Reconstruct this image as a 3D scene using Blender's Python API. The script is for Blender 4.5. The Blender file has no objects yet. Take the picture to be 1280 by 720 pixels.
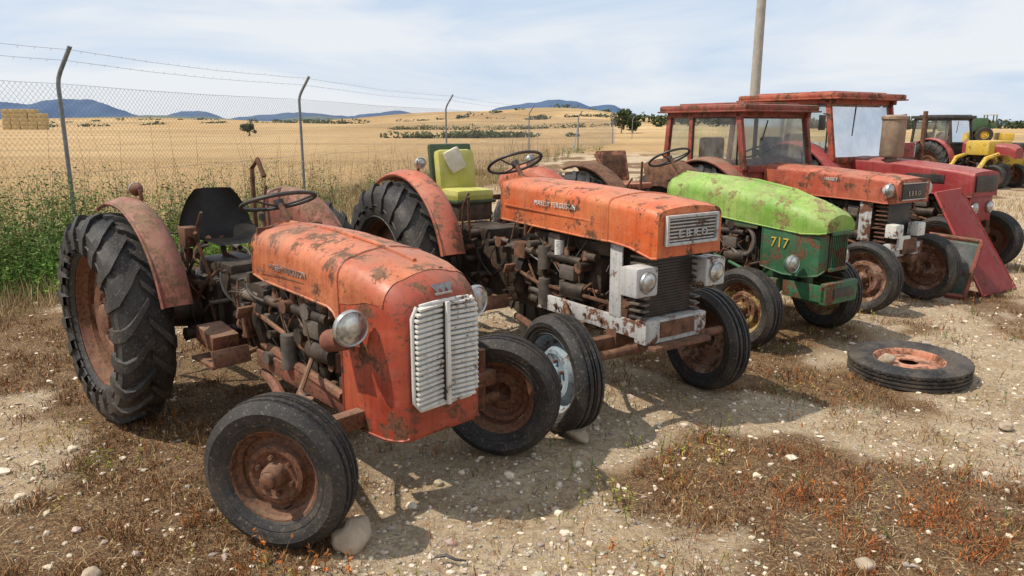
import bpy,bmesh,math,random
import numpy as np
from mathutils import Vector,Matrix
rad=math.radians
scene=bpy.context.scene
col=scene.collection
R=random.Random(7)
NR=np.random.RandomState(5)

# ------------------------------------------------------------------ materials
def newmat(name):
    m=bpy.data.materials.new(name); m.use_nodes=True
    nt=m.node_tree; b=nt.nodes['Principled BSDF']
    return m,nt,b
def N(nt,t,**kw):
    n=nt.nodes.new(t)
    for k,v in kw.items(): setattr(n,k,v)
    return n
def noise(nt,vec,scale,detail=6,rough=.6,dist=0):
    n=N(nt,'ShaderNodeTexNoise'); n.inputs['Scale'].default_value=scale
    n.inputs['Detail'].default_value=min(detail,7); n.inputs['Roughness'].default_value=rough
    n.inputs['Distortion'].default_value=dist
    if vec is not None: nt.links.new(vec,n.inputs['Vector'])
    return n.outputs['Fac']
def ramp(nt,fac,a,b,ca=(0,0,0,1),cb=(1,1,1,1)):
    r=N(nt,'ShaderNodeValToRGB'); r.color_ramp.elements[0].position=a; r.color_ramp.elements[1].position=b
    r.color_ramp.elements[0].color=ca; r.color_ramp.elements[1].color=cb
    nt.links.new(fac,r.inputs['Fac']); return r.outputs['Color']
def mix(nt,fac,a,b,mode='MIX'):
    m=N(nt,'ShaderNodeMix',data_type='RGBA',blend_type=mode)
    for i,v in ((0,fac),(6,a),(7,b)):
        if isinstance(v,(int,float)): m.inputs[i].default_value=v
        elif isinstance(v,tuple): m.inputs[i].default_value=v if len(v)==4 else v+(1,)
        else: nt.links.new(v,m.inputs[i])
    return m.outputs[2]
def math_(nt,op,a,b=0.0):
    m=N(nt,'ShaderNodeMath',operation=op); m.use_clamp=False
    for i,v in ((0,a),(1,b)):
        if isinstance(v,(int,float)): m.inputs[i].default_value=v
        else: nt.links.new(v,m.inputs[i])
    return m.outputs[0]
def mapping(nt,vec,scale=(1,1,1),rot=(0,0,0),loc=(0,0,0)):
    m=N(nt,'ShaderNodeMapping'); m.inputs['Scale'].default_value=scale; m.inputs['Rotation'].default_value=rot; m.inputs['Location'].default_value=loc
    nt.links.new(vec,m.inputs['Vector']); return m.outputs[0]
def bump(nt,b,h,strength=.3,dist=.01):
    n=N(nt,'ShaderNodeBump'); n.inputs['Strength'].default_value=strength; n.inputs['Distance'].default_value=dist
    nt.links.new(h,n.inputs['Height']); nt.links.new(n.outputs[0],b.inputs['Normal'])
def objco(nt): return N(nt,'ShaderNodeTexCoord').outputs['Object']

def paint(name,base,faded,rust=.5,rough=.45,seed=0,dust=.35,rustcol=((.045,.018,.010),(.20,.08,.035)),metal=0,stain=.5,scuff=.3):
    m,nt,b=newmat(name); co=mapping(nt,objco(nt),loc=(seed*3.1,seed*1.7,seed))
    n1=noise(nt,co,2.6,7,.7)
    c=mix(nt,ramp(nt,n1,.38,.62),base,faded)
    sc=noise(nt,mapping(nt,co,(5,5,14)),1,7,.75,.4)
    c=mix(nt,math_(nt,'MULTIPLY',ramp(nt,sc,.52,.68),scuff),c,tuple(min(1,x*1.15+.07) for x in faded))
    sn=noise(nt,co,1.9,7,.72,.5)
    c=mix(nt,math_(nt,'MULTIPLY',ramp(nt,sn,.45,.68),stain),c,tuple(x*.30+y for x,y in zip(base,(.045,.022,.012))))
    st=noise(nt,mapping(nt,co,(30,30,2.0)),1,4,.65)
    c=mix(nt,math_(nt,'MULTIPLY',ramp(nt,st,.48,.72),.45),c,tuple(x*.4 for x in base))
    rn=noise(nt,co,5.5,7,.78)
    rm=ramp(nt,rn,.645-rust*.22,.69-rust*.22)
    fn=noise(nt,co,48,4,.7)
    rc=mix(nt,ramp(nt,fn,.35,.65),rustcol[0],rustcol[1])
    c=mix(nt,rm,c,rc)
    c=mix(nt,math_(nt,'MULTIPLY',ramp(nt,fn,.62,.67),.8),c,rustcol[0])
    g=N(nt,'ShaderNodeNewGeometry'); sx=N(nt,'ShaderNodeSeparateXYZ'); nt.links.new(g.outputs['Normal'],sx.inputs[0])
    up=math_(nt,'MAXIMUM',sx.outputs['Z'],0.0)
    c=mix(nt,math_(nt,'MULTIPLY',math_(nt,'MULTIPLY',up,ramp(nt,sn,.35,.7)),dust),c,(.46,.34,.23))
    nt.links.new(c,b.inputs['Base Color'])
    rr=mix(nt,rm,mix(nt,ramp(nt,sc,.4,.7),(rough,)*3,(rough+.25,)*3),(.9,)*3); nt.links.new(rr,b.inputs['Roughness'])
    b.inputs['Metallic'].default_value=metal
    dents=noise(nt,co,3.2,1,.4)
    h=math_(nt,'ADD',math_(nt,'ADD',math_(nt,'MULTIPLY',rm,-.35),math_(nt,'MULTIPLY',fn,.4)),math_(nt,'MULTIPLY',dents,3.5)); bump(nt,b,h,.4,.004)
    return m
def simple(name,a,bb,scale=12,rough=.7,metal=0,bs=.3,bd=.004,dust=0):
    m,nt,b=newmat(name); co=objco(nt); n1=noise(nt,co,scale,6,.7)
    c=mix(nt,ramp(nt,n1,.35,.65),a,bb)
    if dust:
        n2=noise(nt,co,scale*.35,5,.7); c=mix(nt,math_(nt,'MULTIPLY',ramp(nt,n2,.42,.72),dust),c,(.30,.21,.13))
    nt.links.new(c,b.inputs['Base Color']); b.inputs['Roughness'].default_value=rough; b.inputs['Metallic'].default_value=metal
    bump(nt,b,noise(nt,co,scale*4,4,.7),bs,bd); return m

M={}
M['orange1']=paint('worn_orange_paint',(.47,.095,.032),(.57,.19,.08),.54,.40,1,.32,stain=.62,scuff=.3)
M['red1']=paint('worn_red_paint',(.33,.042,.018),(.43,.085,.037),.52,.44,2,.2,stain=.5,scuff=.25)
M['rustred']=paint('rusted_red_paint',(.17,.04,.024),(.25,.085,.05),1.0,.75,3,.4)
M['rimrust']=paint('rusty_brown_rim',(.14,.05,.03),(.22,.10,.065),1.15,.8,23,.4)
M['fender1']=paint('faded_rust_red_fender',(.20,.042,.026),(.30,.11,.07),.75,.6,24,.5)
M['orange2']=paint('orange_paint',(.58,.105,.025),(.60,.19,.07),.44,.38,4,.22,stain=.36,scuff=.25)
M['green_top']=paint('faded_green_paint',(.16,.34,.035),(.32,.43,.10),.47,.5,5,.3,((.08,.06,.02),(.30,.25,.08)),stain=.38)
M['green_dk']=paint('dark_green_paint',(.018,.10,.04),(.035,.15,.065),.6,.5,6,.2)
M['red4']=paint('faded_red_paint',(.40,.065,.03),(.50,.14,.07),.55,.5,7,.3,stain=.4)
M['red5']=paint('maroon_paint',(.28,.022,.024),(.34,.05,.045),.35,.42,8,.3,stain=.25)
M['panelred']=paint('bright_maroon_sheet',(.38,.024,.024),(.44,.06,.05),.25,.42,28,.25,stain=.2)
M['cab4']=paint('cab_rusty_paint',(.24,.035,.025),(.34,.08,.05),.65,.55,9,.4)
M['cab5']=paint('cab_orange_paint',(.38,.06,.028),(.42,.11,.055),.55,.5,10,.35)
M['grey']=paint('grey_paint',(.42,.42,.41),(.52,.51,.48),.60,.55,11,.2,stain=.28)
M['silver']=paint('silver_grille_paint',(.44,.44,.43),(.54,.53,.50),.30,.5,31,.1,stain=.2)
M['white']=paint('white_paint',(.68,.67,.62),(.60,.58,.52),.35,.45,12,.1,stain=.1)
M['yellow']=paint('yellow_paint',(.62,.38,.02),(.60,.42,.08),.3,.5,13,.2,stain=.2)
M['bluerim']=paint('blue_grey_paint',(.20,.28,.33),(.34,.41,.44),.6,.6,14,.2,stain=.2)
M['yelrim']=paint('ochre_paint',(.36,.25,.06),(.40,.30,.14),.85,.65,15,.2)
M['rim4']=paint('pale_rusty_paint',(.36,.29,.22),(.30,.12,.07),.9,.65,16,.2)
M['rustorange']=paint('rusty_orange_rim',(.44,.14,.07),(.50,.24,.15),.7,.7,17,.3,stain=.3)
M['iron']=simple('greasy_iron',(.010,.008,.007),(.065,.047,.035),9,.6,.3,.5,.006,.42)
M['iron2']=simple('grey_cast_iron',(.06,.055,.05),(.18,.15,.125),11,.6,.3,.5,.005,.45)
M['rust']=simple('rust',(.06,.026,.014),(.20,.095,.05),14,.9,0,.5,.004)
M['black']=simple('black_metal',(.010,.010,.010),(.035,.032,.028),10,.5,0,.2,.002,.2)
M['chrome']=simple('dull_chrome',(.38,.37,.35),(.56,.54,.52),20,.32,.8,.1,.001)
M['seatblk']=simple('black_seat',(.008,.008,.008),(.024,.023,.022),8,.5,0,.2,.002,.12)
M['cushion']=simple('torn_yellow_green_vinyl',(.40,.40,.05),(.52,.48,.16),6,.6,0,.4,.01,.2)
M['foam']=simple('foam_padding',(.52,.46,.34),(.64,.58,.46),9,.9,0,.5,.01)
M['olive']=simple('dark_green_vinyl',(.03,.05,.02),(.06,.09,.035),6,.5,0,.3,.006)
M['galv']=simple('galvanised_steel',(.16,.17,.18),(.27,.28,.29),15,.5,.4,.1,.001)
M['wood']=simple('weathered_wood',(.20,.16,.12),(.34,.29,.23),7,.9,0,.4,.01)
M['concrete']=simple('concrete',(.30,.27,.23),(.40,.37,.32),7,.9,0,.4,.01)
M['stone']=simple('limestone',(.28,.21,.14),(.52,.42,.31),5,.9,0,.8,.012,.3)
M['brown']=simple('tan_tin',(.22,.14,.09),(.38,.28,.19),6,.7,0,.3,.004)
# rubber
m,nt,b=newmat('weathered_rubber'); co=objco(nt)
n1=noise(nt,co,5,7,.75); c=mix(nt,ramp(nt,n1,.35,.7),(.007,.007,.007),(.030,.028,.027))
sx=N(nt,'ShaderNodeSeparateXYZ'); nt.links.new(co,sx.inputs[0])
low=ramp(nt,sx.outputs['Z'],.0,.45,(1,1,1,1),(.40,.40,.40,1))
c=mix(nt,math_(nt,'MULTIPLY',math_(nt,'MULTIPLY',ramp(nt,noise(nt,co,2.3,7,.8),.44,.66),.6),low),c,(.17,.125,.085))
fn=noise(nt,co,60,3,.7)
c=mix(nt,math_(nt,'MULTIPLY',ramp(nt,fn,.58,.66),.5),c,(.20,.16,.115))
vo=N(nt,'ShaderNodeTexVoronoi',feature='DISTANCE_TO_EDGE'); vo.inputs['Scale'].default_value=26; nt.links.new(co,vo.inputs['Vector'])
crk=ramp(nt,vo.outputs['Distance'],.0,.05)
nt.links.new(c,b.inputs['Base Color']); b.inputs['Roughness'].default_value=.68
bump(nt,b,math_(nt,'ADD',fn,math_(nt,'ADD',math_(nt,'MULTIPLY',n1,.6),math_(nt,'MULTIPLY',crk,.10))),.5,.005); M['rubber']=m
# glass (single sheets)
m,nt,b=newmat('dusty_glass'); out=nt.nodes['Material Output']
tr=N(nt,'ShaderNodeBsdfTransparent'); tr.inputs[0].default_value=(.88,.93,.91,1)
gl=N(nt,'ShaderNodeBsdfGlossy'); gl.inputs['Roughness'].default_value=.04
df=N(nt,'ShaderNodeBsdfDiffuse'); df.inputs[0].default_value=(.45,.43,.40,1)
m1=N(nt,'ShaderNodeMixShader'); lw=N(nt,'ShaderNodeFresnel'); lw.inputs[0].default_value=1.6
nt.links.new(lw.outputs[0],m1.inputs[0]); nt.links.new(tr.outputs[0],m1.inputs[1]); nt.links.new(gl.outputs[0],m1.inputs[2])
m2=N(nt,'ShaderNodeMixShader'); f=ramp(nt,noise(nt,objco(nt),3,6,.7),.38,.8,(.03,.03,.03,1),(.45,.45,.45,1))
nt.links.new(f,m2.inputs[0]); nt.links.new(m1.outputs[0],m2.inputs[1]); nt.links.new(df.outputs[0],m2.inputs[2]); nt.links.new(m2.outputs[0],out.inputs[0])
M['glass']=m
m,nt,b=newmat('lamp_lens'); b.inputs['Roughness'].default_value=.10
b.inputs['Coat Weight'].default_value=1; b.inputs['Metallic'].default_value=.35
w=N(nt,'ShaderNodeTexWave'); w.inputs['Scale'].default_value=18; nt.links.new(objco(nt),w.inputs['Vector']); bump(nt,b,w.outputs['Fac'],.6,.005)
nt.links.new(mix(nt,ramp(nt,noise(nt,objco(nt),14,4,.6),.35,.65),(.16,.15,.13),(.62,.61,.55)),b.inputs['Base Color'])
M['lens']=m
def attrmat(name,rough=.9,transl=0):
    m,nt,b=newmat(name); a=N(nt,'ShaderNodeAttribute'); a.attribute_name='col'
    nt.links.new(a.outputs['Color'],b.inputs['Base Color']); b.inputs['Roughness'].default_value=rough
    b.inputs['Specular IOR Level'].default_value=.2
    return m
M['veg']=attrmat('dry_vegetation'); M['leaf']=attrmat('leaves'); M['gravel']=attrmat('gravel_stone')

# ------------------------------------------------------------------ mesh tools
def mesh_np(name,V,F,mat,colr=None,smooth=False,parent=None,attrs=None):
    V=np.asarray(V,dtype=np.float32); F=np.asarray(F,dtype=np.int32); k=F.shape[1]
    me=bpy.data.meshes.new(name); me.vertices.add(len(V)); me.vertices.foreach_set('co',V.ravel())
    me.loops.add(F.size); me.loops.foreach_set('vertex_index',F.ravel())
    me.polygons.add(len(F)); me.polygons.foreach_set('loop_start',np.arange(0,F.size,k,dtype=np.int32))
    me.polygons.foreach_set('use_smooth',np.full(len(F),smooth))
    me.update(calc_edges=True)
    if colr is not None:
        a=me.color_attributes.new('col','FLOAT_COLOR','POINT'); c=np.ones((len(V),4),dtype=np.float32); c[:,:3]=colr; a.data.foreach_set('color',c.ravel())
    if attrs:
        for kx,v in attrs.items():
            a=me.attributes.new(kx,'FLOAT','POINT'); a.data.foreach_set('value',np.asarray(v,dtype=np.float32))
    me.materials.append(mat); o=bpy.data.objects.new(name,me); col.objects.link(o)
    if parent: o.parent=parent
    return o
def lathe(prof,n=48,a0=0,a1=360,closed=False):
    bm=bmesh.new(); full=abs(a1-a0)>=359.9; cnt=n if full else n+1; rings=[]
    for i in range(cnt):
        a=rad(a0+(a1-a0)*i/n); rings.append([bm.verts.new((r*math.cos(a),y,r*math.sin(a))) for r,y in prof])
    k=len(prof)
    for i in range(n if full else n):
        A=rings[i]; C=rings[(i+1)%cnt]
        for j in range(k if closed else k-1):
            try: bm.faces.new((A[j],A[(j+1)%k],C[(j+1)%k],C[j]))
            except ValueError: pass
    bmesh.ops.remove_doubles(bm,verts=bm.verts,dist=1e-5)
    return bm
def boxbm(c,s,bev=.01,rot=(0,0,0),seg=2,taper=None):
    bm=bmesh.new(); bmesh.ops.create_cube(bm,size=1)
    for v in bm.verts:
        if taper and v.co.x>0: v.co.y*=taper[0]; v.co.z*=taper[1]
        v.co=Vector((v.co.x*s[0],v.co.y*s[1],v.co.z*s[2]))
    if bev>0: bmesh.ops.bevel(bm,geom=bm.edges[:],offset=min(bev,min(s)*.45),segments=seg,affect='EDGES',profile=.6)
    mt=Matrix.Translation(c)@(Matrix.Rotation(rot[2],4,'Z')@Matrix.Rotation(rot[1],4,'Y')@Matrix.Rotation(rot[0],4,'X'))
    bm.transform(mt); return bm
def tubebm(pts,r,n=8,caps=True,closed=False):
    bm=bmesh.new(); P=[Vector(p) for p in pts]; rs=r if isinstance(r,(list,tuple)) else [r]*len(P); rings=[]
    L=len(P); up=None
    for i,p in enumerate(P):
        if closed: d=(P[(i+1)%L]-P[i-1]).normalized()
        else: d=(P[min(i+1,L-1)]-P[max(i-1,0)]).normalized()
        if up is None: up=d.orthogonal().normalized()
        u=(up-d*up.dot(d))
        u=u.normalized() if u.length>1e-6 else d.orthogonal().normalized()
        up=u; w=d.cross(u)
        rings.append([bm.verts.new(p+(u*math.cos(2*math.pi*j/n)+w*math.sin(2*math.pi*j/n))*rs[i]) for j in range(n)])
    for i in range(L if closed else L-1):
        A=rings[i];C=rings[(i+1)%L]
        for j in range(n): bm.faces.new((A[j],A[(j+1)%n],C[(j+1)%n],C[j]))
    if caps and not closed: bm.faces.new(rings[0][::-1]); bm.faces.new(rings[-1])
    return bm
def torusbm(c,r,t,nrm=(0,0,1),n=40,m=8):
    q=Vector(nrm).to_track_quat('Z','Y'); pts=[Vector(c)+q@Vector((r*math.cos(2*math.pi*i/n),r*math.sin(2*math.pi*i/n),0)) for i in range(n)]
    return tubebm(pts,t,m,closed=True)
def orient(bm,c,d):
    q=Vector((0,1,0)).rotation_difference(Vector(d).normalized()); bm.transform(Matrix.Translation(c)@q.to_matrix().to_4x4()); return bm
def sheet(P):
    bm=bmesh.new(); bm.faces.new([bm.verts.new(p) for p in P]); return bm
class Build:
    def __init__(s,name,loc=(0,0,0),heading=0):
        s.e=bpy.data.objects.new(name,None); s.e.empty_display_size=.3; s.e.location=loc; s.e.rotation_euler=(0,0,rad(heading)); col.objects.link(s.e); s.parts={}
    def put(s,bm,part,mat,sm=True):
        if isinstance(mat,str): mat=M[mat]
        p=s.parts.setdefault(part,[bmesh.new(),[]])
        if mat not in p[1]: p[1].append(mat)
        ix=p[1].index(mat)
        bmesh.ops.recalc_face_normals(bm,faces=bm.faces)
        for f in bm.faces: f.material_index=ix; f.smooth=sm
        me=bpy.data.meshes.new('t'); bm.to_mesh(me); bm.free(); p[0].from_mesh(me); bpy.data.meshes.remove(me)
    def box(s,part,mat,c,sz,bev=.01,rot=(0,0,0),taper=None): s.put(boxbm(c,sz,bev,rot,2,taper),part,mat)
    def tube(s,part,mat,pts,r,n=8): s.put(tubebm(pts,r,n),part,mat)
    def finish(s):
        for nm,(bm,mats) in s.parts.items():
            for e in bm.edges:
                if len(e.link_faces)==2 and e.calc_face_angle(0)>rad(38): e.smooth=False
            me=bpy.data.meshes.new(nm); bm.to_mesh(me); bm.free()
            for m in mats: me.materials.append(m)
            o=bpy.data.objects.new(nm,me); col.objects.link(o); o.parent=s.e
    def text(s,txt,mat,loc,rot,size,part='lettering',space=1,ext=.002):
        cu=bpy.data.curves.new(part,'FONT'); cu.body=txt; cu.size=size; cu.extrude=ext; cu.align_x='CENTER'; cu.align_y='CENTER'; cu.space_character=space; cu.materials.append(M[mat])
        o=bpy.data.objects.new(part,cu); o.location=loc; o.rotation_euler=rot; col.objects.link(o); o.parent=s.e

# ------------------------------------------------------------------ wheels
def carc(Rt,W,q):
    q=abs(q)
    return Rt-(0 if q<.55 else (q-.55)**2*.28)
def rear_wheel(b,part,pos,Rr,W,rr,side,rimmat,seed=0,sqz=0):
    Rt=Rr-.035; T=Matrix.Translation(pos)@(Matrix.Rotation(math.pi,4,'Z') if side<0 else Matrix())
    h=Rt-rr
    half=[(rr-.005,.36),(rr+.02,.44),(rr+h*.25,.5),(rr+h*.55,.515),(rr+h*.78,.5)]
    half=[(r,q*W) for r,q in half]+[(carc(Rt,W,q),q*W*.5) for q in (.93,.8,.65,.4,.2,0)]
    prof=half+[(r,-y) for r,y in half[::-1][1:]]
    bm=lathe(prof,72); bm.transform(T); b.put(bm,part,'rubber')
    for rr2 in (rr+h*.12,rr+h*.45):
        for sg in (1,-1):
            bm=lathe([(rr2-.006,sg*W*(.47 if rr2<rr+h*.3 else .512)),(rr2,sg*(W*(.47 if rr2<rr+h*.3 else .512)+.008)),(rr2+.006,sg*W*(.47 if rr2<rr+h*.3 else .512))],72); bm.transform(T); b.put(bm,part,'rubber')
    n=19; rg=random.Random(seed)
    bm=bmesh.new()
    for sg in (1,-1):
        for k in range(n):
            a0=2*math.pi*(k+(0.5 if sg>0 else 0))/n; secs=[]
            for (q,dr,hh,wd) in ((-.06,0,.034,.019),(.15,0,.036,.021),(.45,0,.036,.024),(.72,0,.036,.027),(.93,0,.036,.031),(1.05,-.03,.035,.034),(1.06,-.085,.022,.036),(1.05,-.12,.004,.03)):
                y=sg*q*W*.5; r=carc(Rt,W,min(abs(q),1))+dr; a=a0+.30*max(0,min(q,1))**.9+rg.uniform(-.006,.006)
                hs=hh*rg.uniform(.75,1.05)
                da=wd/r
                ty=y+sg*(.012 if q>1 else 0)
                row=[]
                for (aa,rr3,yy) in ((a-da*1.3,r-.03,y-sg*(.02 if q>1 else 0)),(a-da,r+(hs if q<1 else hs*.4),ty),(a+da,r+(hs if q<1 else hs*.4),ty),(a+da*1.3,r-.03,y-sg*(.02 if q>1 else 0))):
                    row.append(bm.verts.new((rr3*math.cos(aa),yy,rr3*math.sin(aa))))
                secs.append(row)
            for A,C in zip(secs,secs[1:]):
                for j in range(3): bm.faces.new((A[j],A[j+1],C[j+1],C[j]))
            bm.faces.new(secs[0])
    bm.transform(T); b.put(bm,part,'rubber')
    o=W
    prof=[(rr+.012,.40*o),(rr+.016,.36*o),(rr-.012,.335*o),(rr-.02,.22*o),(rr-.045,.14*o),(rr-.05,-.12*o),(rr-.02,-.22*o),(rr-.012,-.335*o),(rr+.016,-.36*o),(rr+.012,-.40*o)]
    bm=lathe(prof,64); bm.transform(T); b.put(bm,part+'_rim',rimmat)
    prof=[(rr-.047,.02*o),(rr-.09,.0),(rr-.13,.03*o),(rr*.55,.16*o),(.17,.13*o),(.15,.06*o),(.10,.06*o),(.095,.22*o),(.06,.27*o),(0,.27*o)]
    bm=lathe(prof,48); bm.transform(T); b.put(bm,part+'_rim',rimmat)
    for k in range(8):
        a=2*math.pi*k/8; p=Vector((.125*math.cos(a),.05*o,.125*math.sin(a)))
        bm=tubebm([p,p+Vector((0,.035,0))],.013,6); bm.transform(T); b.put(bm,part+'_rim','rust')
        if k%2==0:
            p=Vector(((rr-.06)*math.cos(a),.0,(rr-.06)*math.sin(a)))
            bm=boxbm(p,(.07,.05,.07),.008,(0,-a,0)); bm.transform(T); b.put(bm,part+'_rim',rimmat)
def front_wheel(b,part,pos,Rr,W,rr,side,steer,rimmat,camber=0,roll=0):
    T=Matrix.Translation(pos)@Matrix.Rotation(rad(steer),4,'Z')@(Matrix.Rotation(math.pi,4,'Z') if side<0 else Matrix())@Matrix.Rotation(rad(camber),4,'X')@Matrix.Rotation(rad(roll),4,'Y')
    h=Rr-rr
    side_=[(rr-.003,.33*W),(rr+.012,.40*W),(rr+.03,.43*W),(rr+.034,.445*W),(rr+.04,.44*W),(rr+h*.45,.5*W),(rr+h*.62,.497*W),(rr+h*.64,.505*W),(rr+h*.67,.49*W),(Rr-.028,.43*W),(Rr-.012,.375*W)]
    tread=[(Rr-.006,.35*W),(Rr-.004,.27*W),(Rr-.016,.255*W),(Rr-.016,.20*W),(Rr-.001,.185*W),(Rr,.08*W),(Rr-.015,.07*W),(Rr-.015,.02*W),(Rr+.003,.01*W)]
    half=side_+tread
    prof=half+[(r,-y) for r,y in half[::-1]]
    bm=lathe(prof,72)
    for v in bm.verts:
        v.co*=1+.006*math.sin(v.co.x*9+v.co.z*7)
    bm.transform(T); b.put(bm,part,'rubber')
    prof=[(rr+.010,.40*W),(rr+.014,.36*W),(rr-.008,.33*W),(rr-.014,.2*W),(rr-.035,.12*W),(rr-.04,-.15*W),(rr-.012,-.3*W),(rr+.014,-.36*W),(rr+.01,-.4*W)]
    bm=lathe(prof,56); bm.transform(T); b.put(bm,part+'_rim',rimmat)
    prof=[(rr-.038,.05*W),(rr-.055,.02*W),(rr-.075,.06*W),(rr*.62,.24*W),(rr*.52,.26*W),(rr*.42,.18*W),(.058,.18*W),(.052,.42*W),(.04,.50*W),(.036,.50*W),(.034,.62*W),(.02,.66*W),(0,.66*W)]
    bm=lathe(prof,40); bm.transform(T); b.put(bm,part+'_rim',rimmat)
    for k in range(6):
        a=2*math.pi*k/6+.3; p=Vector((.085*math.cos(a),.17*W,.085*math.sin(a)))
        bm=tubebm([p,p+Vector((0,.03,0))],.011,6); bm.transform(T); b.put(bm,part+'_rim','rust')
    p=Vector(((rr-.015)*.8,.12*W,.02)); bm=tubebm([p,p+Vector((-.01,.05,0))],.005,6); bm.transform(T); b.put(bm,part,'black')
def lamp(b,part,c,d,r,body='grey'):
    bm=lathe([(0,-r*.9),(r*.4,-r*.8),(r*.8,-r*.4),(r*.98,0),(r*1.04,.012)],28); b.put(orient(bm,c,d),part,body)
    bm=lathe([(r*1.04,.0),(r*1.07,.014),(r*.98,.026),(r*.9,.02)],28); b.put(orient(bm,c,d),part,'chrome')
    bm=lathe([(r*.93,.02),(r*.7,.034),(r*.35,.042),(0,.045)],28); b.put(orient(bm,c,d),part,'lens')

# ------------------------------------------------------------------ tractor parts
def section(w,zt,zb,rc,crown=.02,wb=None):
    wb=w if wb is None else wb; L=[(-wb,zb),(-(wb+w)/2,(zb+zt-rc)/2),(-w,zt-rc)]
    for i in range(1,6):
        a=math.pi/2*i/6; L.append((-w+rc-rc*math.cos(a),zt-rc+rc*math.sin(a)))
    for i in range(0,4):
        y=(-w+rc)*(1-i/4); L.append((y,zt+crown*(1-(y/max(w-rc,.01))**2)))
    L.append((0,zt+crown)); return L+[(-y,z) for y,z in L[::-1][1:]]
def loft(b,part,mat,secs,capf=True,capb=False,edge=None):
    bm=bmesh.new(); rows=[[bm.verts.new((x,y,z)) for y,z in section(*a)] for x,a in secs]
    for A,C in zip(rows,rows[1:]):
        for j in range(len(A)-1): bm.faces.new((A[j],A[j+1],C[j+1],C[j]))
    if capf: bm.faces.new(rows[-1])
    if capb: bm.faces.new(rows[0][::-1])
    edges=[[v.co.copy() for v in (r[0] for r in rows)],[v.co.copy() for v in (r[-1] for r in rows)],[v.co.copy() for v in rows[0]]]
    b.put(bm,part,mat)
    if edge:
        for e in edges: b.tube(part,edge,e,.007,6)
def seam(b,x,a,part='hood'):
    b.tube(part,'black',[(x,y*1.004,z+.001) for y,z in section(*a)],.0035,5)
def greeble(b,part,x0,x1,ys,z0,z1,n,seed,mats=('iron','iron','iron2','rust')):
    g=random.Random(seed)
    for i in range(n):
        sd=g.choice((-1,1)); x=g.uniform(x0,x1); z=g.uniform(z0,z1); m=g.choice(mats); k=g.random()
        if k<.3: b.box(part,m,(x,sd*(ys+.02),z),(g.uniform(.03,.14),g.uniform(.05,.12),g.uniform(.03,.13)),.008)
        elif k<.62:
            r=g.uniform(.012,.04); L=g.uniform(.06,.18); d=g.choice(((1,0,0),(0,0,1),(0,1,0)))
            p=Vector((x,sd*(ys+.04),z)); b.tube(part,m,[p-Vector(d)*L/2,p+Vector(d)*L/2],r,12)
            b.tube(part,m,[p-Vector(d)*L*.56,p-Vector(d)*L*.5],r*1.25,8)
        else:
            p=Vector((x,sd*(ys+.03),z)); q=Vector((x+g.uniform(-.35,.35),sd*(ys+g.uniform(.02,.1)),g.uniform(z0,z1))); mid=(p+q)/2+Vector((0,sd*.06,g.uniform(-.05,.06)))
            pts=[p.lerp(mid,t/4).lerp(mid.lerp(q,t/4),t/4) for t in range(5)]; b.tube(part,g.choice(('black','iron','rust')),pts,g.uniform(.004,.012),6)
        if i%2==0:
            p=Vector((x,sd*(ys-.01),z)); b.tube(part,'iron2',[p,p+Vector((0,sd*.035,0))],.009,6)
def steering(b,base,c,r,nrm,mat='black'):
    b.tube('steering_column','rust',[base,c],.02,10)
    b.put(torusbm(c,r,.012,nrm),'steering_wheel',mat)
    q=Vector(nrm).to_track_quat('Z','Y'); C=Vector(c)
    for k in range(3):
        a=2*math.pi*k/3+.4; p=C+q@Vector((r*math.cos(a),r*math.sin(a),0)); b.tube('steering_wheel',mat,[C-Vector(nrm).normalized()*.03,C.lerp(p,.5)-Vector(nrm).normalized()*.02,p],.007,6)
    b.tube('steering_wheel',mat,[C-Vector(nrm).normalized()*.04,C+Vector(nrm).normalized()*.01],.03,12)
def pan_seat(b,c,w,d,hback,mat):
    bm=bmesh.new(); n=16; rows=[]
    for i in range(n+1):
        t=i/n; row=[]
        for j in range(n+1):
            s=j/n*2-1
            k=max(0,(t-.5)/.5)
            x=.5*d-d*min(t,.62)/.62*.86-.10*k; z=hback*k**1.4-.03*math.sin(math.pi*min(1,t/.6))
            if t<.1: z-=.03*(1-t/.1)
            ww=w*math.sqrt(max(.05,1-(abs(t-.5)/.56)**2.6))
            z+=.05*abs(s)**2*math.sin(math.pi*min(1,t*1.2)) ; x+=.09*abs(s)**2*k
            row.append(bm.verts.new((c[0]+x,c[1]+s*ww/2,c[2]+z)))
        rows.append(row)
    for A,C in zip(rows,rows[1:]):
        for j in range(n): bm.faces.new((A[j],A[j+1],C[j+1],C[j]))
    bmesh.ops.solidify(bm,geom=bm.faces[:],thickness=.015)
    b.put(bm,'seat',mat)
def fender(b,part,mat,RR,y0,y1,a0,a1,depth=.28,gap=.07):
    s=1 if y1>y0 else -1; rf=RR+gap; w=abs(y1-y0)
    prof=[(rf-.035,y1),(rf-.01,y1-s*.004),(rf+.004,y1-s*.03),(rf+.02,y1-s*w*.5),(rf+.012,y0+s*.05),(rf-.02,y0+s*.012),(rf-.07,y0),(rf-depth,y0-s*.0)]
    bm=lathe(prof,30,a0,a1); bmesh.ops.solidify(bm,geom=bm.faces[:],thickness=.006)
    for v in bm.verts: v.co.z+=RR
    b.put(bm,part,mat)
    pts=[((rf+.0)*math.cos(rad(a0+(a1-a0)*i/30)),y1,RR+(rf-.02)*math.sin(rad(a0+(a1-a0)*i/30))) for i in range(31)]
    b.tube(part,mat,pts,.009,6)
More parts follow.
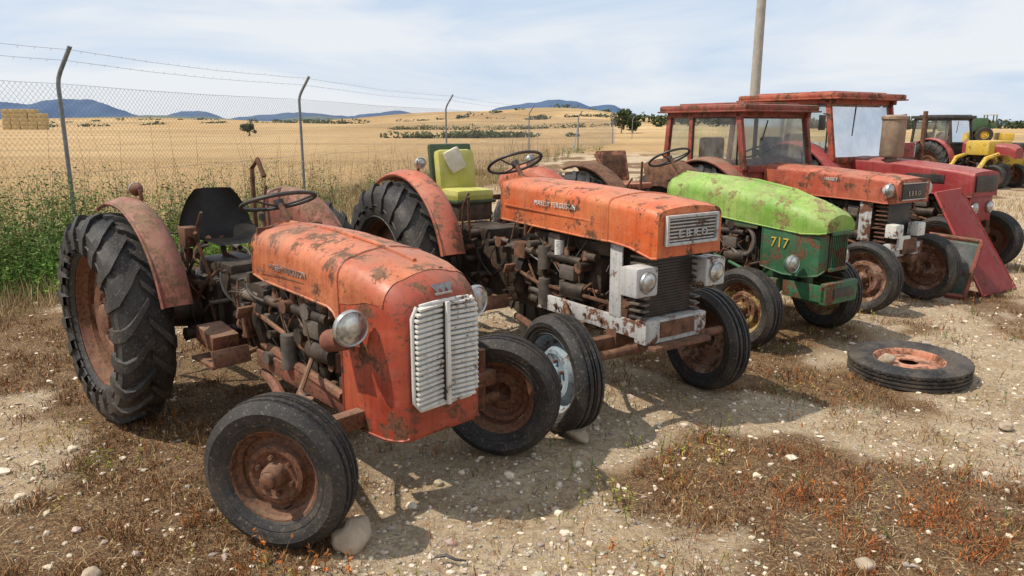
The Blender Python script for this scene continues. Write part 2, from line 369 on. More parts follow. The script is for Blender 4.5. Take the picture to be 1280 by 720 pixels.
def chassis(b,WB,RR,FR,tr,ft,rw,fw,rr,rf,steer,rimr,rimf,axm='rustred',cast='iron',seed=1,ez=(.52,.98),camber=0,rimfar=None,fenders=None,fmat='rustred',fa=(5,125),ftf=None):
    for s in (-1,1):
        ff=ftf if (ftf and s>0) else ft
        b.tube('rear_axle',cast,[(0,s*.18,RR),(0,s*.30,RR),(0,s*(tr-.12),RR),(0,s*(tr-.05),RR)],[.15,.13,.085,.10],20)
        b.put(orient(lathe([(.0,.0),(.16,0),(.17,.03),(.0,.04)],24),(0,s*(tr-.14),RR),(0,s,0)),'rear_axle',cast)
        rear_wheel(b,'rear_wheel',(0,s*tr,RR),RR,rw,rr,s,rimr,seed+s)
        front_wheel(b,'front_wheel',(WB,s*ff,FR),FR,fw,rf,s,steer,rimf if s<0 else (rimfar or rimf),camber,roll=R.uniform(0,360))
        kp=Vector((WB,s*(ff-.15),0)); 
        b.tube('front_axle',axm,[kp+Vector((0,0,FR-.05)),kp+Vector((0,0,FR+.30))],.028,12)
        b.tube('front_axle',axm,[kp+Vector((0,0,FR+.0)),Vector((WB,s*(ff-.03),FR))],.03,12)
        b.tube('front_axle',axm,[kp+Vector((0,0,FR+.26)),kp+Vector((-.16,-s*.05,FR+.27))],.018,8)
        b.tube('tie_rod',axm,[kp+Vector((-.16,-s*.05,FR+.27)),(WB-.55,s*.2,FR+.30),(1.0,s*.24,.80)],.014,8)
        b.tube('radius_rod',axm,[kp+Vector((-.03,0,FR+.08)),(WB-.9,s*.26,.42),(.95,s*.2,.42)],[.026,.03,.026],8)
        b.box('footrest',axm,(.78,s*.38,.50),(.30,.22,.02),.006); b.tube('footrest',axm,[(.9,s*.2,.55),(.9,s*.48,.49)],.015,8)
        b.box('footrest',axm,(.94,s*.38,.55),(.02,.22,.10),.004,(0,-.3,0))
        b.tube('lift_arm',cast,[(-.15,s*.25,.52),(-.75,s*.38,.45)],.022,8)
        b.tube('lift_arm',cast,[(-.1,s*.2,1.0),(-.42,s*.3,.98),(-.44,s*.31,.5)],.02,8)
        b.tube('pedal','rust',[(.85,s*.22,.62),(.98,s*.3,.78),(1.02,s*.32,.80)],.012,8); b.box('pedal','rust',(1.03,s*.32,.82),(.02,.09,.07),.004,(0,.4,0))
        b.tube('brake_drum',cast,[(0,s*(tr-.22),RR),(0,s*(tr-.15),RR)],.17,24)
        if fenders: fender(b,'fender',fmat,RR,s*(tr-.24),s*(tr-.24+fenders),fa[0],fa[1])
        b.tube('fender_bracket','rust',[(0,s*(tr-.2),RR+.1),(.25,s*(tr-.22),RR+.35)],.02,8)
    b.box('front_axle',axm,(WB,0,FR+.16),(.10,.5,.12),.015)
    for s in (-1,1): b.box('front_axle',axm,(WB,s*(ft-.15+.2)/2,FR+.13),(.07,ft-.25,.085),.012)
    b.box('axle_support',axm,(WB-.05,0,FR+.28),(.30,.26,.16),.02); b.tube('axle_support',axm,[(WB-.2,0,FR+.16),(WB+.15,0,FR+.16)],.045,14)
    b.box('transmission',cast,(.12,0,RR+.0),(.52,.40,.46),.05); b.box('transmission',cast,(.62,0,.72),(.60,.32,.44),.05)
    b.box('transmission',cast,(.25,0,RR+.27),(.50,.30,.12),.03)
    b.put(orient(lathe([(0,0),(.25,0),(.26,.05),(.22,.16),(0,.16)],28),(1.06,0,.74),(-1,0,0)),'transmission',cast)
    z0,z1=ez; xm=(1.06+WB-.22)/2; L=WB-.22-1.06
    b.box('engine',cast,(xm,0,(z0+z1)/2-.02),(L,.30,z1-z0),.03); b.box('engine',cast,(xm,0,z0-.02),(L*.9,.22,.12),.04)
    b.box('engine',cast,(xm,0,z1+.03),(L*.92,.24,.10),.03); b.box('engine','iron2',(xm,.02,z1+.10),(L*.75,.16,.06),.02)
    for k in range(4):
        x=xm-L*.36+k*L*.24
        b.tube('engine','rust',[(x,-.14,z1+.0),(x,-.20,z1-.0),(x+.03,-.22,z1-.05)],.02,10)
        b.tube('engine','iron2',[(x,.1,z1+.1),(x+.02,.16,z1+.12),(x-.05,.22,z1-.1)],.005,6)
        b.tube('engine','iron2',[(x,-.1,z1+.1),(x+.02,-.2,z1+.09),(xm+.1,-.24,z0+.28)],.004,6)
    b.tube('engine','iron',[(xm-L*.42,-.225,z1-.06),(xm+L*.36,-.225,z1-.06)],.028,12)
    b.tube('engine','iron2',[(xm-.1,-.24,z0+.05),(xm-.1,-.24,z0+.24)],.045,16); b.tube('engine','iron',[(xm+.1,-.2,z0+.2),(xm+.32,-.2,z0+.2)],.06,16)
    b.box('engine','iron2',(xm+.15,-.2,z0+.32),(.16,.1,.10),.015)
    b.tube('engine','black',[(WB-.16,0,.85),(WB-.20,0,.85)],.09,20); b.tube('engine','black',[(WB-.15,-.1,z1),(WB-.1,-.16,z1-.1),(WB-.05,-.1,z1-.15)],.025,10)
    for k in range(6):
        a=k*math.pi/3; b.box('fan','black',(WB-.13,.11*math.sin(a),.85+.11*math.cos(a)),(.01,.06,.18),.002,(-a,.0,.0))
    greeble(b,'engine_fittings',1.05,WB-.2,.15,z0,z1+.05,70,seed*11)
    greeble(b,'transmission_fittings',.25,1.05,.17,.5,1.0,46,seed*13)
    greeble(b,'rear_fittings',-.25,.3,.2,.5,1.15,26,seed*17,('iron','rust','rustred'))
    b.tube('gear_lever','rust',[(.55,.03,.95),(.6,.05,1.15),(.56,.06,1.28)],.009,8); b.tube('gear_lever','black',[(.555,.06,1.27),(.552,.06,1.31)],.02,10)
    b.tube('gear_lever','rust',[(.15,-.2,1.0),(.20,-.22,1.2),(.3,-.22,1.32)],.009,8); b.tube('top_link','rust',[(-.3,0,.95),(-.55,0,.9),(-.62,0,1.05)],.02,8)
    b.box('drawbar','rust',(-.5,0,.42),(.5,.07,.03),.006); b.tube('drawbar','rust',[(-.75,-.38,.45),(-.75,.38,.45)],.018,8)

# ================================================================== TRACTOR 1 (rounded orange hood)
b=Build('vintage_tractor',(-2.02,5.03,0),-45); RR=.665
chassis(b,2.10,RR,.35,.70,.70,.30,.195,.42,.215,31,'rimrust','rimrust',seed=3,ez=(.5,.95),fenders=.19,fmat='fender1',fa=(14,112),ftf=.66)
A=lambda w,zt,zb,rc=.10,cr=.025,wb=None:(w,zt,zb,rc,cr,wb)
secs=[(.98,A(.225,1.275,1.02)),(1.15,A(.25,1.285,1.01)),(1.5,A(.265,1.275,1.0)),(1.85,A(.272,1.245,.985)),(1.90,A(.273,1.24,.965)),(1.94,A(.274,1.235,.92)),(1.955,A(.274,1.232,.86))]
loft(b,'hood','orange1',secs,capf=False,edge='orange1')
secs=[(1.957,A(.274,1.232,.46)),(2.05,A(.275,1.22,.42)),(2.18,A(.273,1.20,.42,.11)),(2.28,A(.266,1.175,.42,.12)),(2.345,A(.252,1.145,.425,.13)),(2.385,A(.232,1.115,.43,.13)),(2.405,A(.212,1.09,.44,.13))]
loft(b,'nose_cowl','red1',secs,capf=True,edge='red1')
secs=[(1.955,A(.2765,1.2345,1.02)),(2.05,A(.2775,1.2225,1.03)),(2.18,A(.2755,1.2025,1.06,.11)),(2.27,A(.2695,1.1785,1.06,.12)),(2.30,A(.264,1.168,1.07,.12))]
loft(b,'hood','orange1',secs,capf=False)
seam(b,1.956,A(.276,1.236,.46)); b.tube('hood','orange1',[(1.0,0,1.302),(1.5,0,1.303),(1.9,0,1.272),(2.2,0,1.225)],.012,8)
b.box('hood','rust',(1.02,0,1.20),(.02,.42,.18),.01)
def gw(z): 
    q=.190
    if z>1.0: q-= (z-1.0)**2*8
    if z<.62: q-=(.62-z)**2*14
    return q
GX0=2.406
b.put(boxbm((GX0,0,.815),(.012,.36,.47),.004),'grille','black')
nz=20
for i in range(nz):
    z=.585+i*(1.05-.585)/(nz-1); w=gw(z)
    for s in (-1,1): b.box('grille','white',(GX0+.017,s*(w*.5+.006)+R.uniform(-.002,.002),z+R.uniform(-.0015,.0015)),(.022,w-.02,.0135),.003,(R.uniform(-.012,.012),.35,-s*.14))
for s in (-1,1):
    b.tube('grille','white',[(GX0+.009,s*gw(z),z) for z in [.565+k*.0495 for k in range(11)]],.010,8)
b.tube('grille','white',[(GX0+.009,y,1.066-.25*y*y) for y in (-.145,-.07,0,.07,.145)],.010,8); b.tube('grille','white',[(GX0+.009,y,.568) for y in (-.15,0,.15)],.010,8)
b.box('grille','white',(GX0+.032,0,.815),(.018,.022,.50),.005)
for k in (-1,0,1):
    bm=bmesh.new(); vs=[bm.verts.new(p) for p in ((2.395,k*.035-.03,1.145),(2.395,k*.035+.03,1.145),(2.415,k*.035,1.10))]; bm.faces.new(vs); bmesh.ops.solidify(bm,geom=bm.faces[:],thickness=.01); b.put(bm,'badge','chrome')
b.box('badge','chrome',(2.41,0,1.10),(.012,.10,.012),.003)
b.box('nose_cowl','red1',(2.31,0,.43),(.16,.42,.03),.01)
for s in (-1,1):
    lamp(b,'headlight',(2.20,s*.375,.965),(.97,s*.10,-.05),.082,'rustred')
    b.tube('headlight',('rust'),[(2.10,s*.27,.90),(2.14,s*.34,.90),(2.14,s*.37,.93)],.016,8); b.tube('headlight','rustred',[(2.0,s*.36,.86),(2.14,s*.37,.9)],.055,14)
b.tube('hood_hinge','black',[(2.28,.1,1.185),(2.28,-.05,1.187)],.008,6)
b.text('MASSEY FERGUSON','chrome',(1.45,-.2675,1.105),(rad(90),0,rad(-1)),.045)
b.box('hood','rust',(1.45,-.2655,1.065),(.7,.004,.006),.001,(0,.02,0))
steering(b,(1.2,0,1.12),(.90,0,1.415),.215,(-.30,0,.95)); b.box('dashboard','rustred',(.98,0,1.14),(.08,.34,.22),.03)
b.box('battery_box','iron',(1.12,0,1.06),(.22,.3,.16),.02); b.box('fuel_tank','iron',(1.45,0,1.12),(.6,.34,.14),.05)
pan_seat(b,(.14,0,1.13),.50,.40,.31,'seatblk'); b.tube('seat','rust',[(.3,0,.98),(.1,0,1.0),(.05,0,1.12)],.02,8); b.tube('seat','rust',[(-.05,-.12,1.0),(.1,-.1,1.13)],.014,8)
b.tube('fender_lamp','rustred',[(.1,-.5,RR+.72),(.1,-.5,RR+.80)],.012,8); lamp(b,'fender_lamp',(.03,-.5,RR+.80),(-1,0,0),.04,'rustred')
b.tube('levers','rust',[(.45,-.25,.9),(.40,-.3,1.15),(.48,-.34,1.22)],.011,8); b.tube('levers','rust',[(.2,.25,.9),(.1,.3,1.3),(.12,.32,1.45)],.011,8)
b.tube('roll_bar_stub','rust',[(-.15,.35,.85),(-.2,.38,1.55),(-.1,.38,1.62),(-.02,.38,1.5)],.018,8)
b.tube('bonnet_stay','rustred',[(1.0,-.2,.60),(1.9,-.24,.52)],.028,8); b.box('side_rail','rustred',(1.45,-.235,.50),(.95,.02,.10),.006,(0,.05,0))
b.box('toolbox','rustred',(.72,-.36,.62),(.24,.16,.10),.012,(0,.15,0))
b.finish()

# ================================================================== TRACTOR 2 (square orange hood)
b=Build('farm_tractor',(-.34,6.44,0),-55.4); RR=.71
chassis(b,2.08,RR,.365,.75,.66,.33,.19,.40,.245,-4,'rimrust','bluerim',seed=5,axm='rust',cast='iron',ez=(.55,1.02),rimfar='rim4',fenders=.22,fmat='red4',fa=(15,120))
DZ=.025
def A2(w,zt,zb,rc,cr): return (w,zt+DZ,zb+DZ,rc,cr,None)
secs=[(.83,A2(.255,1.425,1.14,.055,.02)),(1.3,A2(.262,1.42,1.13,.055,.02)),(1.8,A2(.268,1.40,1.12,.055,.02)),(2.05,A2(.272,1.385,1.12,.055,.02))]
loft(b,'hood','orange2',secs,capf=False,capb=True,edge='orange2')
secs=[(2.055,A2(.278,1.39,1.125,.06,.02)),(2.25,A2(.280,1.378,1.11,.06,.02)),(2.44,A2(.280,1.36,1.065,.06,.018)),(2.48,A2(.274,1.35,1.07,.06,.016))]
loft(b,'nose_cowl','orange2',secs,capf=True,capb=True,edge='orange2'); seam(b,2.053,A2(.277,1.39,1.12,.055,.02))
for s in (-1,1): b.box('hood','orange2',(1.43,s*.268,1.24+DZ),(1.1,.006,.012),.002,(0,.025,0))
b.box('grille','iron',(2.486,0,1.228+DZ),(.012,.40,.15),.006)
for z in (1.148,1.31): b.box('grille','silver',(2.496,0,z+DZ),(.024,.43,.018),.004)
for y in (-.213,.213): b.box('grille','silver',(2.496,y,1.229+DZ),(.024,.018,.18),.004)
for k in range(7): b.box('grille','silver',(2.493,0,1.168+k*.0205+DZ),(.009,.40,.008),.002)
b.text('EBRO','silver',(2.503,0,1.205+DZ),(rad(90),0,rad(90)),.065,space=1.9,ext=.004)
b.text('MASSEY FERGUSON','white',(1.50,-.2735,1.325),(rad(90),0,0),.048,space=1.1)
b.box('radiator','black',(2.28,0,.86),(.10,.40,.46),.01)
for k in range(22): b.box('radiator','iron',(2.335,0,.66+k*.019),(.008,.38,.004),.001)
for s in (-1,1):
    b.box('radiator_side_panel','grey',(2.11,s*.245,.90),(.11,.012,.46),.004)
    for k in range(10): b.box('radiator_side_panel','iron2',(2.30,s*.225,.70+k*.042),(.13,.05,.014),.003,(0,R.uniform(-.06,.06),0))
    b.box('headlight_box','silver',(2.37,s*.30,.95),(.14,.18,.18),.018); lamp(b,'headlight',(2.43,s*.30,.95),(1,0,0),.064,'silver')
    b.box('frame_rail','grey',(1.82,s*.235,.62),(1.05,.025,.11),.006); b.box('frame_rail','rust',(1.75,s*.235,.74),(.9,.02,.02),.004)
    for k in range(6): b.tube('frame_rail','rust',[(1.5+k*.16,s*.245,.62),(1.5+k*.16,s*.262,.62)],.012,6)
b.box('front_bumper','grey',(2.36,0,.62),(.10,.54,.15),.015); b.box('front_bumper','rust',(2.40,0,.53),(.16,.5,.03),.01); b.box('front_bumper','rust',(2.415,0,.63),(.012,.3,.10),.004)
b.tube('front_bumper','rust',[(2.3,-.62,.50),(2.3,.62,.50)],.028,10)
b.tube('air_cleaner','iron2',[(2.20,.02,1.0),(2.20,.02,1.1)],.07,16)
b.box('fuel_tank','iron',(1.25,0,1.2),(.7,.36,.14),.05); b.box('battery_box','iron',(1.95,0,1.1),(.2,.35,.16),.02)
b.tube('fuel_filter','iron2',[(1.35,-.24,.86),(1.35,-.24,1.02)],.045,16); b.tube('fuel_filter','white',[(1.50,-.22,.98),(1.50,-.22,1.08)],.035,16)
b.box('dashboard','orange2',(.80,0,1.30),(.08,.42,.26),.03)
steering(b,(1.0,0,1.2),(.64,0,1.57),.215,(-.42,0,.9))
b.box('seat_base','iron',(-.10,0,1.14),(.3,.35,.18),.03); b.box('seat','cushion',(-.12,0,1.27),(.36,.38,.10),.045); b.box('seat','cushion',(-.30,0,1.47),(.11,.38,.36),.05,(0,-.15,0))
b.box('seat','olive',(-.37,0,1.49),(.06,.43,.42),.05,(0,-.15,0)); b.box('seat','foam',(-.235,-.04,1.56),(.05,.16,.20),.025,(.4,-.15,0)); b.box('seat','olive',(-.12,0,1.215),(.38,.40,.03),.012)
b.tube('levers','rust',[(.35,-.25,.95),(.42,-.3,1.3)],.012,8); b.tube('levers','rust',[(.5,.2,.95),(.46,.25,1.35)],.012,8)
for s in (-1,1):
    b.tube('fender_lamp','rustred',[(.05,s*.55,RR+.75),(.05,s*.55,RR+.83)],.012,8); lamp(b,'fender_lamp',(.08,s*.55,RR+.85),(1,0,0),.045,'iron')
b.box('rear_canopy_bar','rust',(-.35,0,1.2),(.04,1.1,.05),.01)
b.finish()

# ================================================================== TRACTOR 3 (green)
b=Build('green_tractor',(1.266,8.16,0),-55.4); RR=.70
chassis(b,2.10,RR,.345,.72,.58,.32,.18,.40,.22,-3,'yelrim','yelrim',seed=8,axm='green_dk',cast='iron',ez=(.5,.98),fenders=.22,fmat='rust',fa=(20,110))
secs=[(.84,A(.25,1.36,1.08,.13,.04)),(1.2,A(.262,1.37,1.07,.13,.04)),(1.7,A(.266,1.33,1.03,.13,.04)),(2.1,A(.262,1.27,1.0,.13,.04)),(2.35,A(.25,1.21,.98,.13,.035)),(2.5,A(.225,1.155,.99,.12,.03)),(2.55,A(.20,1.12,1.0,.10,.02))]
loft(b,'hood','green_top',secs,capf=True,capb=True,edge='green_top'); b.tube('hood','green_top',[(.85,0,1.405),(1.7,0,1.372),(2.1,0,1.312),(2.45,0,1.2)],.014,8)
secs=[(1.98,A(.257,1.02,.66,.02,.0)),(2.2,A(.256,1.0,.62,.02,0)),(2.4,A(.235,.99,.62,.03,0)),(2.50,A(.20,.995,.64,.05,0)),(2.53,A(.15,.98,.68,.05,0))]
loft(b,'nose_cowl','green_dk',secs,capf=True,edge='green_dk')
b.box('grille','black',(2.535,0,.84),(.02,.24,.28),.005)
for k in range(9): b.box('grille','green_dk',(2.55,-.10+k*.025,.84),(.012,.006,.28),.001)
b.box('grille','green_dk',(2.555,0,.99),(.02,.26,.03),.005); b.box('grille','green_dk',(2.555,0,.69),(.02,.26,.03),.005)
b.text('717','yellow',(2.16,-.262,.88),(rad(90),0,0),.12); b.box('side_panel','green_dk',(1.75,-.255,1.0),(.35,.012,.05),.003)
b.box('front_weight_bracket','green_dk',(2.58,0,.50),(.06,.46,.18),.015); b.box('front_weight_bracket','green_dk',(2.45,0,.42),(.3,.40,.03),.008)
for s in (-1,1): b.box('front_weight_bracket','green_dk',(2.40,s*.22,.50),(.4,.02,.14),.006); lamp(b,'headlight',(2.36,s*.36,.74),(1,0,0),.075,'green_dk'); b.tube('headlight','green_dk',[(2.27,s*.25,.70),(2.31,s*.34,.70)],.016,8)
b.box('front_weight_bracket','black',(2.615,0,.50),(.012,.25,.08),.003)
b.put(orient(torusbm((0,0,0),.13,.02,(0,1,0)),(1.75,-.23,.85),(0,1,0)),'pulley','iron2')
b.box('fuel_tank','iron',(1.1,0,1.15),(.6,.38,.16),.05); b.box('dashboard','green_dk',(.82,0,1.2),(.08,.42,.24),.03)
steering(b,(.95,0,1.2),(.60,0,1.54),.21,(-.45,0,.9)); b.box('seat_base','rust',(.0,0,1.08),(.3,.35,.2),.03)
b.box('seat','rustorange',(-.04,0,1.22),(.42,.44,.06),.02); b.box('seat','rustorange',(-.25,0,1.42),(.03,.44,.34),.012,(0,-.25,0)); b.box('seat','rust',(-.235,0,1.42),(.03,.34,.24),.012,(0,-.25,0))
b.tube('seat','rust',[(-.2,-.24,1.2),(-.1,-.26,1.4),(-.28,-.24,1.55)],.014,8); b.tube('levers','rust',[(.4,-.2,1.0),(.5,-.28,1.5)],.012,8)
b.finish()

# ------------------------------------------------------------------ cab
def cab(b,x0,x1,w,zb,zt,mat,roofm,rake=.12,oh=.08):
    for s in (-1,1):
        for nm,xb,xt in (('r',x0,x0+.06),('m',x0+(x1-x0)*.34,x0+(x1-x0)*.34),('f',x1,x1-rake)):
            d=.055 if nm!='m' else .045
            bm=boxbm((0,0,0),(d+.02,d,zt-zb),.012); ang=math.atan2(xt-xb,zt-zb); bm.transform(Matrix.Translation(((xb+xt)/2,s*(w-d/2),(zb+zt)/2))@Matrix.Rotation(ang,4,'Y')); b.put(bm,'cab_frame',mat)
        b.box('cab_frame',mat,((x0+x1)/2,s*(w-.03),zt-.03),(x1-x0-.1,.06,.07),.012); b.box('cab_frame',mat,((x0+x1)/2,s*(w-.03),zb+.02),(x1-x0,.06,.08),.012)
        b.box('cab_side_panel',mat,((x0+x1)/2+.05,s*(w-.02),zb-.19),(x1-x0-.1,.03,.36),.01)
        yy=s*(w-.035); b.put(sheet([(x0+.02,yy,zb+.05),(x1-.03,yy,zb+.05),(x1-rake,yy,zt-.05),(x0+.06,yy,zt-.05)]),'cab_glass','glass')
        b.box('cab_door_handle','black',(x1-.2,s*(w+.02),zb+.02),(.10,.02,.02),.004)
        for xx in (x0+(x1-x0)*.34+.035,x1-rake*.5-.05): b.box('cab_window_seal','black',(xx,s*(w-.02),(zb+zt)/2),(.012,.02,zt-zb-.14),.003)
        for zz in (zb+.065,zt-.07): b.box('cab_window_seal','black',(x0+(x1-x0)*.64,s*(w-.02),zz),((x1-x0)*.56,.02,.012),.003)
    for xb,xt in ((x0,x0+.06),(x1,x1-rake)):
        b.box('cab_frame',mat,(xt,0,zt-.03),(.07,2*w-.14,.07),.012); b.box('cab_frame',mat,(xb,0,zb+.02),(.07,2*w-.14,.08),.012)
        b.put(sheet([(xb,-w+.06,zb+.04),(xb,w-.06,zb+.04),(xt,w-.06,zt-.04),(xt,-w+.06,zt-.04)]),'cab_glass','glass')
    b.box('cab_firewall',mat,(x1-.02,0,zb-.2),(.04,2*w-.1,.40),.01)
    b.box('cab_roof',roofm,((x0+x1)/2-.02,0,zt+.045),(x1-x0+oh*2-.05,2*w+oh*1.4,.08),.035); b.box('cab_roof',roofm,((x0+x1)/2-.02,0,zt+.095),(x1-x0-.25,2*w-.25,.03),.012)
    b.box('cab_roof',roofm,((x0+x1)/2-.02,0,zt+.005),(x1-x0+oh*2,2*w+oh*1.5,.02),.006)
    b.tube('wiper','black',[(x1-rake*.9,-.1,zt-.1),(x1-rake*.4,-.25,zb+.35)],.008,6)
    b.box('seat','black',((x0+x1)/2-.2,0,zb+.0),(.4,.45,.12),.04); b.box('seat','black',((x0+x1)/2-.42,0,zb+.2),(.1,.40,.34),.04)
# ================================================================== TRACTOR 4
b=Build('cab_tractor',(2.93,9.48,0),-58); RR=.70
chassis(b,2.15,RR,.36,.72,.58,.33,.19,.40,.25,5,'rimrust','rim4',seed=12,axm='rust',cast='iron',ez=(.52,.98),fenders=.3,fmat='cab4',fa=(-5,150),ftf=.50)
secs=[(.55,A(.26,1.40,1.10,.05,.02)),(1.2,A(.27,1.385,1.10,.05,.02)),(1.9,A(.275,1.34,1.09,.05,.02))]
loft(b,'hood','red4',secs,capf=False,capb=True,edge='red4')
secs=[(1.905,A(.29,1.345,1.09,.05,.02)),(2.1,A(.292,1.335,1.08,.05,.02)),(2.22,A(.285,1.32,1.09,.06,.015))]
loft(b,'nose_cowl','red4',secs,capf=True,capb=True,edge='red4'); seam(b,1.903,A(.28,1.342,1.09,.05,.02))
b.box('grille','black',(2.225,0,1.20),(.012,.42,.15),.004); b.box('grille','chrome',(2.233,0,1.285),(.014,.44,.012),.002); b.box('grille','chrome',(2.233,0,1.12),(.014,.44,.012),.002)
b.text('EBRO','chrome',(2.236,0,1.18),(rad(90),0,rad(90)),.065,space=1.6); b.text('MASSEY','white',(1.45,-.277,1.29),(rad(90),0,0),.05)
b.box('radiator','black',(2.05,0,.86),(.10,.42,.44),.01)
for s in (-1,1):
    b.box('radiator_side_panel','grey',(1.88,s*.25,.88),(.14,.012,.42),.004); lamp(b,'headlight',(2.16,s*.335,1.22),(1,0,0),.07,'grey')
    for k in range(9): b.box('radiator_side_panel','rust',(2.05,s*.225,.68+k*.045),(.12,.05,.014),.003)
    b.box('lamp_box','white',(2.18,s*.20,.80),(.12,.14,.14),.015)
b.box('front_bumper','grey',(2.16,0,.60),(.12,.50,.13),.015); b.box('front_bumper','white',(2.23,-.1,.68),(.03,.2,.14),.01)
cab(b,-.78,.52,.62,1.34,2.02,'cab4','cab4')
steering(b,(.5,0,1.3),(.2,0,1.55),.2,(-.4,0,.9))
b.finish()
# ================================================================== TRACTOR 5
b=Build('large_cab_tractor',(4.72,11.28,0),-58); RR=.78
chassis(b,2.15,RR,.38,.82,.62,.38,.2,.45,.25,0,'rimrust','rimrust',seed=15,axm='rust',cast='iron',ez=(.55,1.0),fenders=.34,fmat='red5',fa=(-5,150))
secs=[(.6,A(.30,1.42,1.02,.05,.02)),(1.3,A(.31,1.39,1.02,.05,.02)),(2.1,A(.315,1.32,1.0,.05,.02)),(2.3,A(.305,1.29,.99,.06,.015))]
loft(b,'hood','red5',secs,capf=True,capb=True,edge='red5')
b.box('hood','black',(1.7,-.322,1.2),(.5,.01,.10),.003); b.box('nose_cowl','red5',(2.15,0,.84),(.25,.56,.34),.03); b.box('grille','black',(2.31,0,1.15),(.012,.5,.2),.004)
for k in range(8): b.box('grille','iron2',(2.318,0,1.07+k*.022),(.01,.48,.004),.001)
for s in (-1,1): lamp(b,'headlight',(2.28,s*.18,.85),(1,0,0),.07,'red5')
cab(b,-.95,.62,.75,1.37,2.22,'cab5','cab5',.15,.10)
b.put(orient(lathe([(0,-.27),(.13,-.27),(.15,-.24),(.15,.22),(.165,.235),(.165,.27),(.12,.29),(0,.29)],28),(1.15,-.22,1.71),(0,0,1)),'air_filter_housing','brown'); b.tube('air_filter_housing','brown',[(1.15,-.22,1.38),(1.15,-.22,1.46)],.08,16)
b.tube('exhaust_pipe','rust',[(1.35,.15,1.4),(1.35,.15,2.05)],.03,12)
for s in (-1,1): b.tube('mirror','black',[(.55,s*.78,2.0),(.6,s*.98,2.02)],.01,6); b.box('mirror','black',(.6,s*1.0,1.9),(.02,.13,.2),.006)
b.finish()

# ------------------------------------------------------------------ loose metal panel and door
def quadsheet(b,part,mat,P,bow,ribs=0,th=.01,n=14):
    P=[Vector(p) for p in P]; nrm=(P[1]-P[0]).cross(P[3]-P[0]).normalized(); bm=bmesh.new(); rows=[]
    for i in range(n+1):
        row=[]
        for j in range(n+1):
            u=i/n;v=j/n; p=P[0].lerp(P[1],u).lerp(P[3].lerp(P[2],u),v); f=bow*(1-(2*u-1)**4)
            if ribs and abs((u*ribs)%1-.5)<.12: f+=.02
            row.append(bm.verts.new(p+nrm*f))
        rows.append(row)
    for A_,C_ in zip(rows,rows[1:]):
        for j in range(n): bm.faces.new((A_[j],A_[j+1],C_[j+1],C_[j]))
    bmesh.ops.solidify(bm,geom=bm.faces[:],thickness=th); b.put(bm,part,mat)
    for i in range(4): b.tube(part,mat,[P[i],P[(i+1)%4]],.014,8)
PP=[(5.20,7.97,.02),(5.86,8.42,.02),(5.34,8.86,1.12),(4.85,8.52,1.10)]
b=Build('loose_tractor_hood_panel'); quadsheet(b,'sheet','panelred',PP,.03,0)
quadsheet(b,'side_flange','panelred',[PP[1],(5.98,8.64,.02),(5.46,9.05,1.10),PP[2]],.0,0); 
P=[Vector(p) for p in PP]
for u in (.3,.68): b.tube('rib','red5',[P[0].lerp(P[1],u)+Vector((-.012,-.03,.0)),P[3].lerp(P[2],u)+Vector((-.012,-.03,.0))],.012,8)
b.finish()
b=Build('loose_cab_door')
P=[Vector(p) for p in ((4.60,8.16,.03),(4.93,7.86,.03),(5.12,7.98,.62),(4.72,8.30,.66))]
for i in range(4): b.tube('frame','cab4',[P[i],P[(i+1)%4]],.025,8)
b.put(sheet(P),'pane','glass'); b.put(sheet([p+Vector((.05,.06,0)) for p in P]),'inner_lining','green_dk'); b.finish()

# ------------------------------------------------------------------ tyre lying on the ground
b=Build('spare_tractor_tire',(3.02,5.38,.075),20)
Rr,rr,W=.425,.25,.15; h=Rr-rr
half=[(rr-.003,.33*W),(rr+.012,.42*W),(rr+.03,.46*W),(rr+h*.3,.5*W),(rr+h*.5,.515*W),(rr+h*.53,.53*W),(rr+h*.57,.51*W),(rr+h*.8,.46*W),(Rr-.012,.40*W),(Rr,.36*W),(Rr,.25*W),(Rr-.014,.235*W),(Rr-.014,.17*W),(Rr,.155*W),(Rr,.05*W),(Rr-.013,.04*W)]
RX=Matrix.Rotation(rad(90),4,'X')
bm=lathe(half+[(r,-y) for r,y in half[::-1]],72); bm.transform(RX); b.put(bm,'tire','rubber')
for k in range(40):
    a=2*math.pi*k/40; b.box('tire','rubber',(.418*math.cos(a),.418*math.sin(a),.044),(.02,.03,.03),.004,(0,0,a))
bm=lathe([(rr+.012,.42*W),(rr+.015,.37*W),(rr-.01,.33*W),(rr-.03,.15*W),(rr-.035,-.2*W),(rr,-.38*W)],56); bm.transform(RX); b.put(bm,'rim','rustorange')
bm=lathe([(rr-.03,.05*W),(rr-.06,.08*W),(rr*.6,.22*W),(rr*.5,.2*W),(.07,.18*W),(.068,.10*W)],48); bm.transform(RX); b.put(bm,'rim','rustorange')
for k in range(6):
    a=k*math.pi/3; b.tube('rim','rust',[(.1*math.cos(a),.1*math.sin(a),-.04),(.1*math.cos(a),.1*math.sin(a),-.015)],.01,6)
b.e.rotation_euler=(rad(1.5),rad(-2),.3); b.finish()

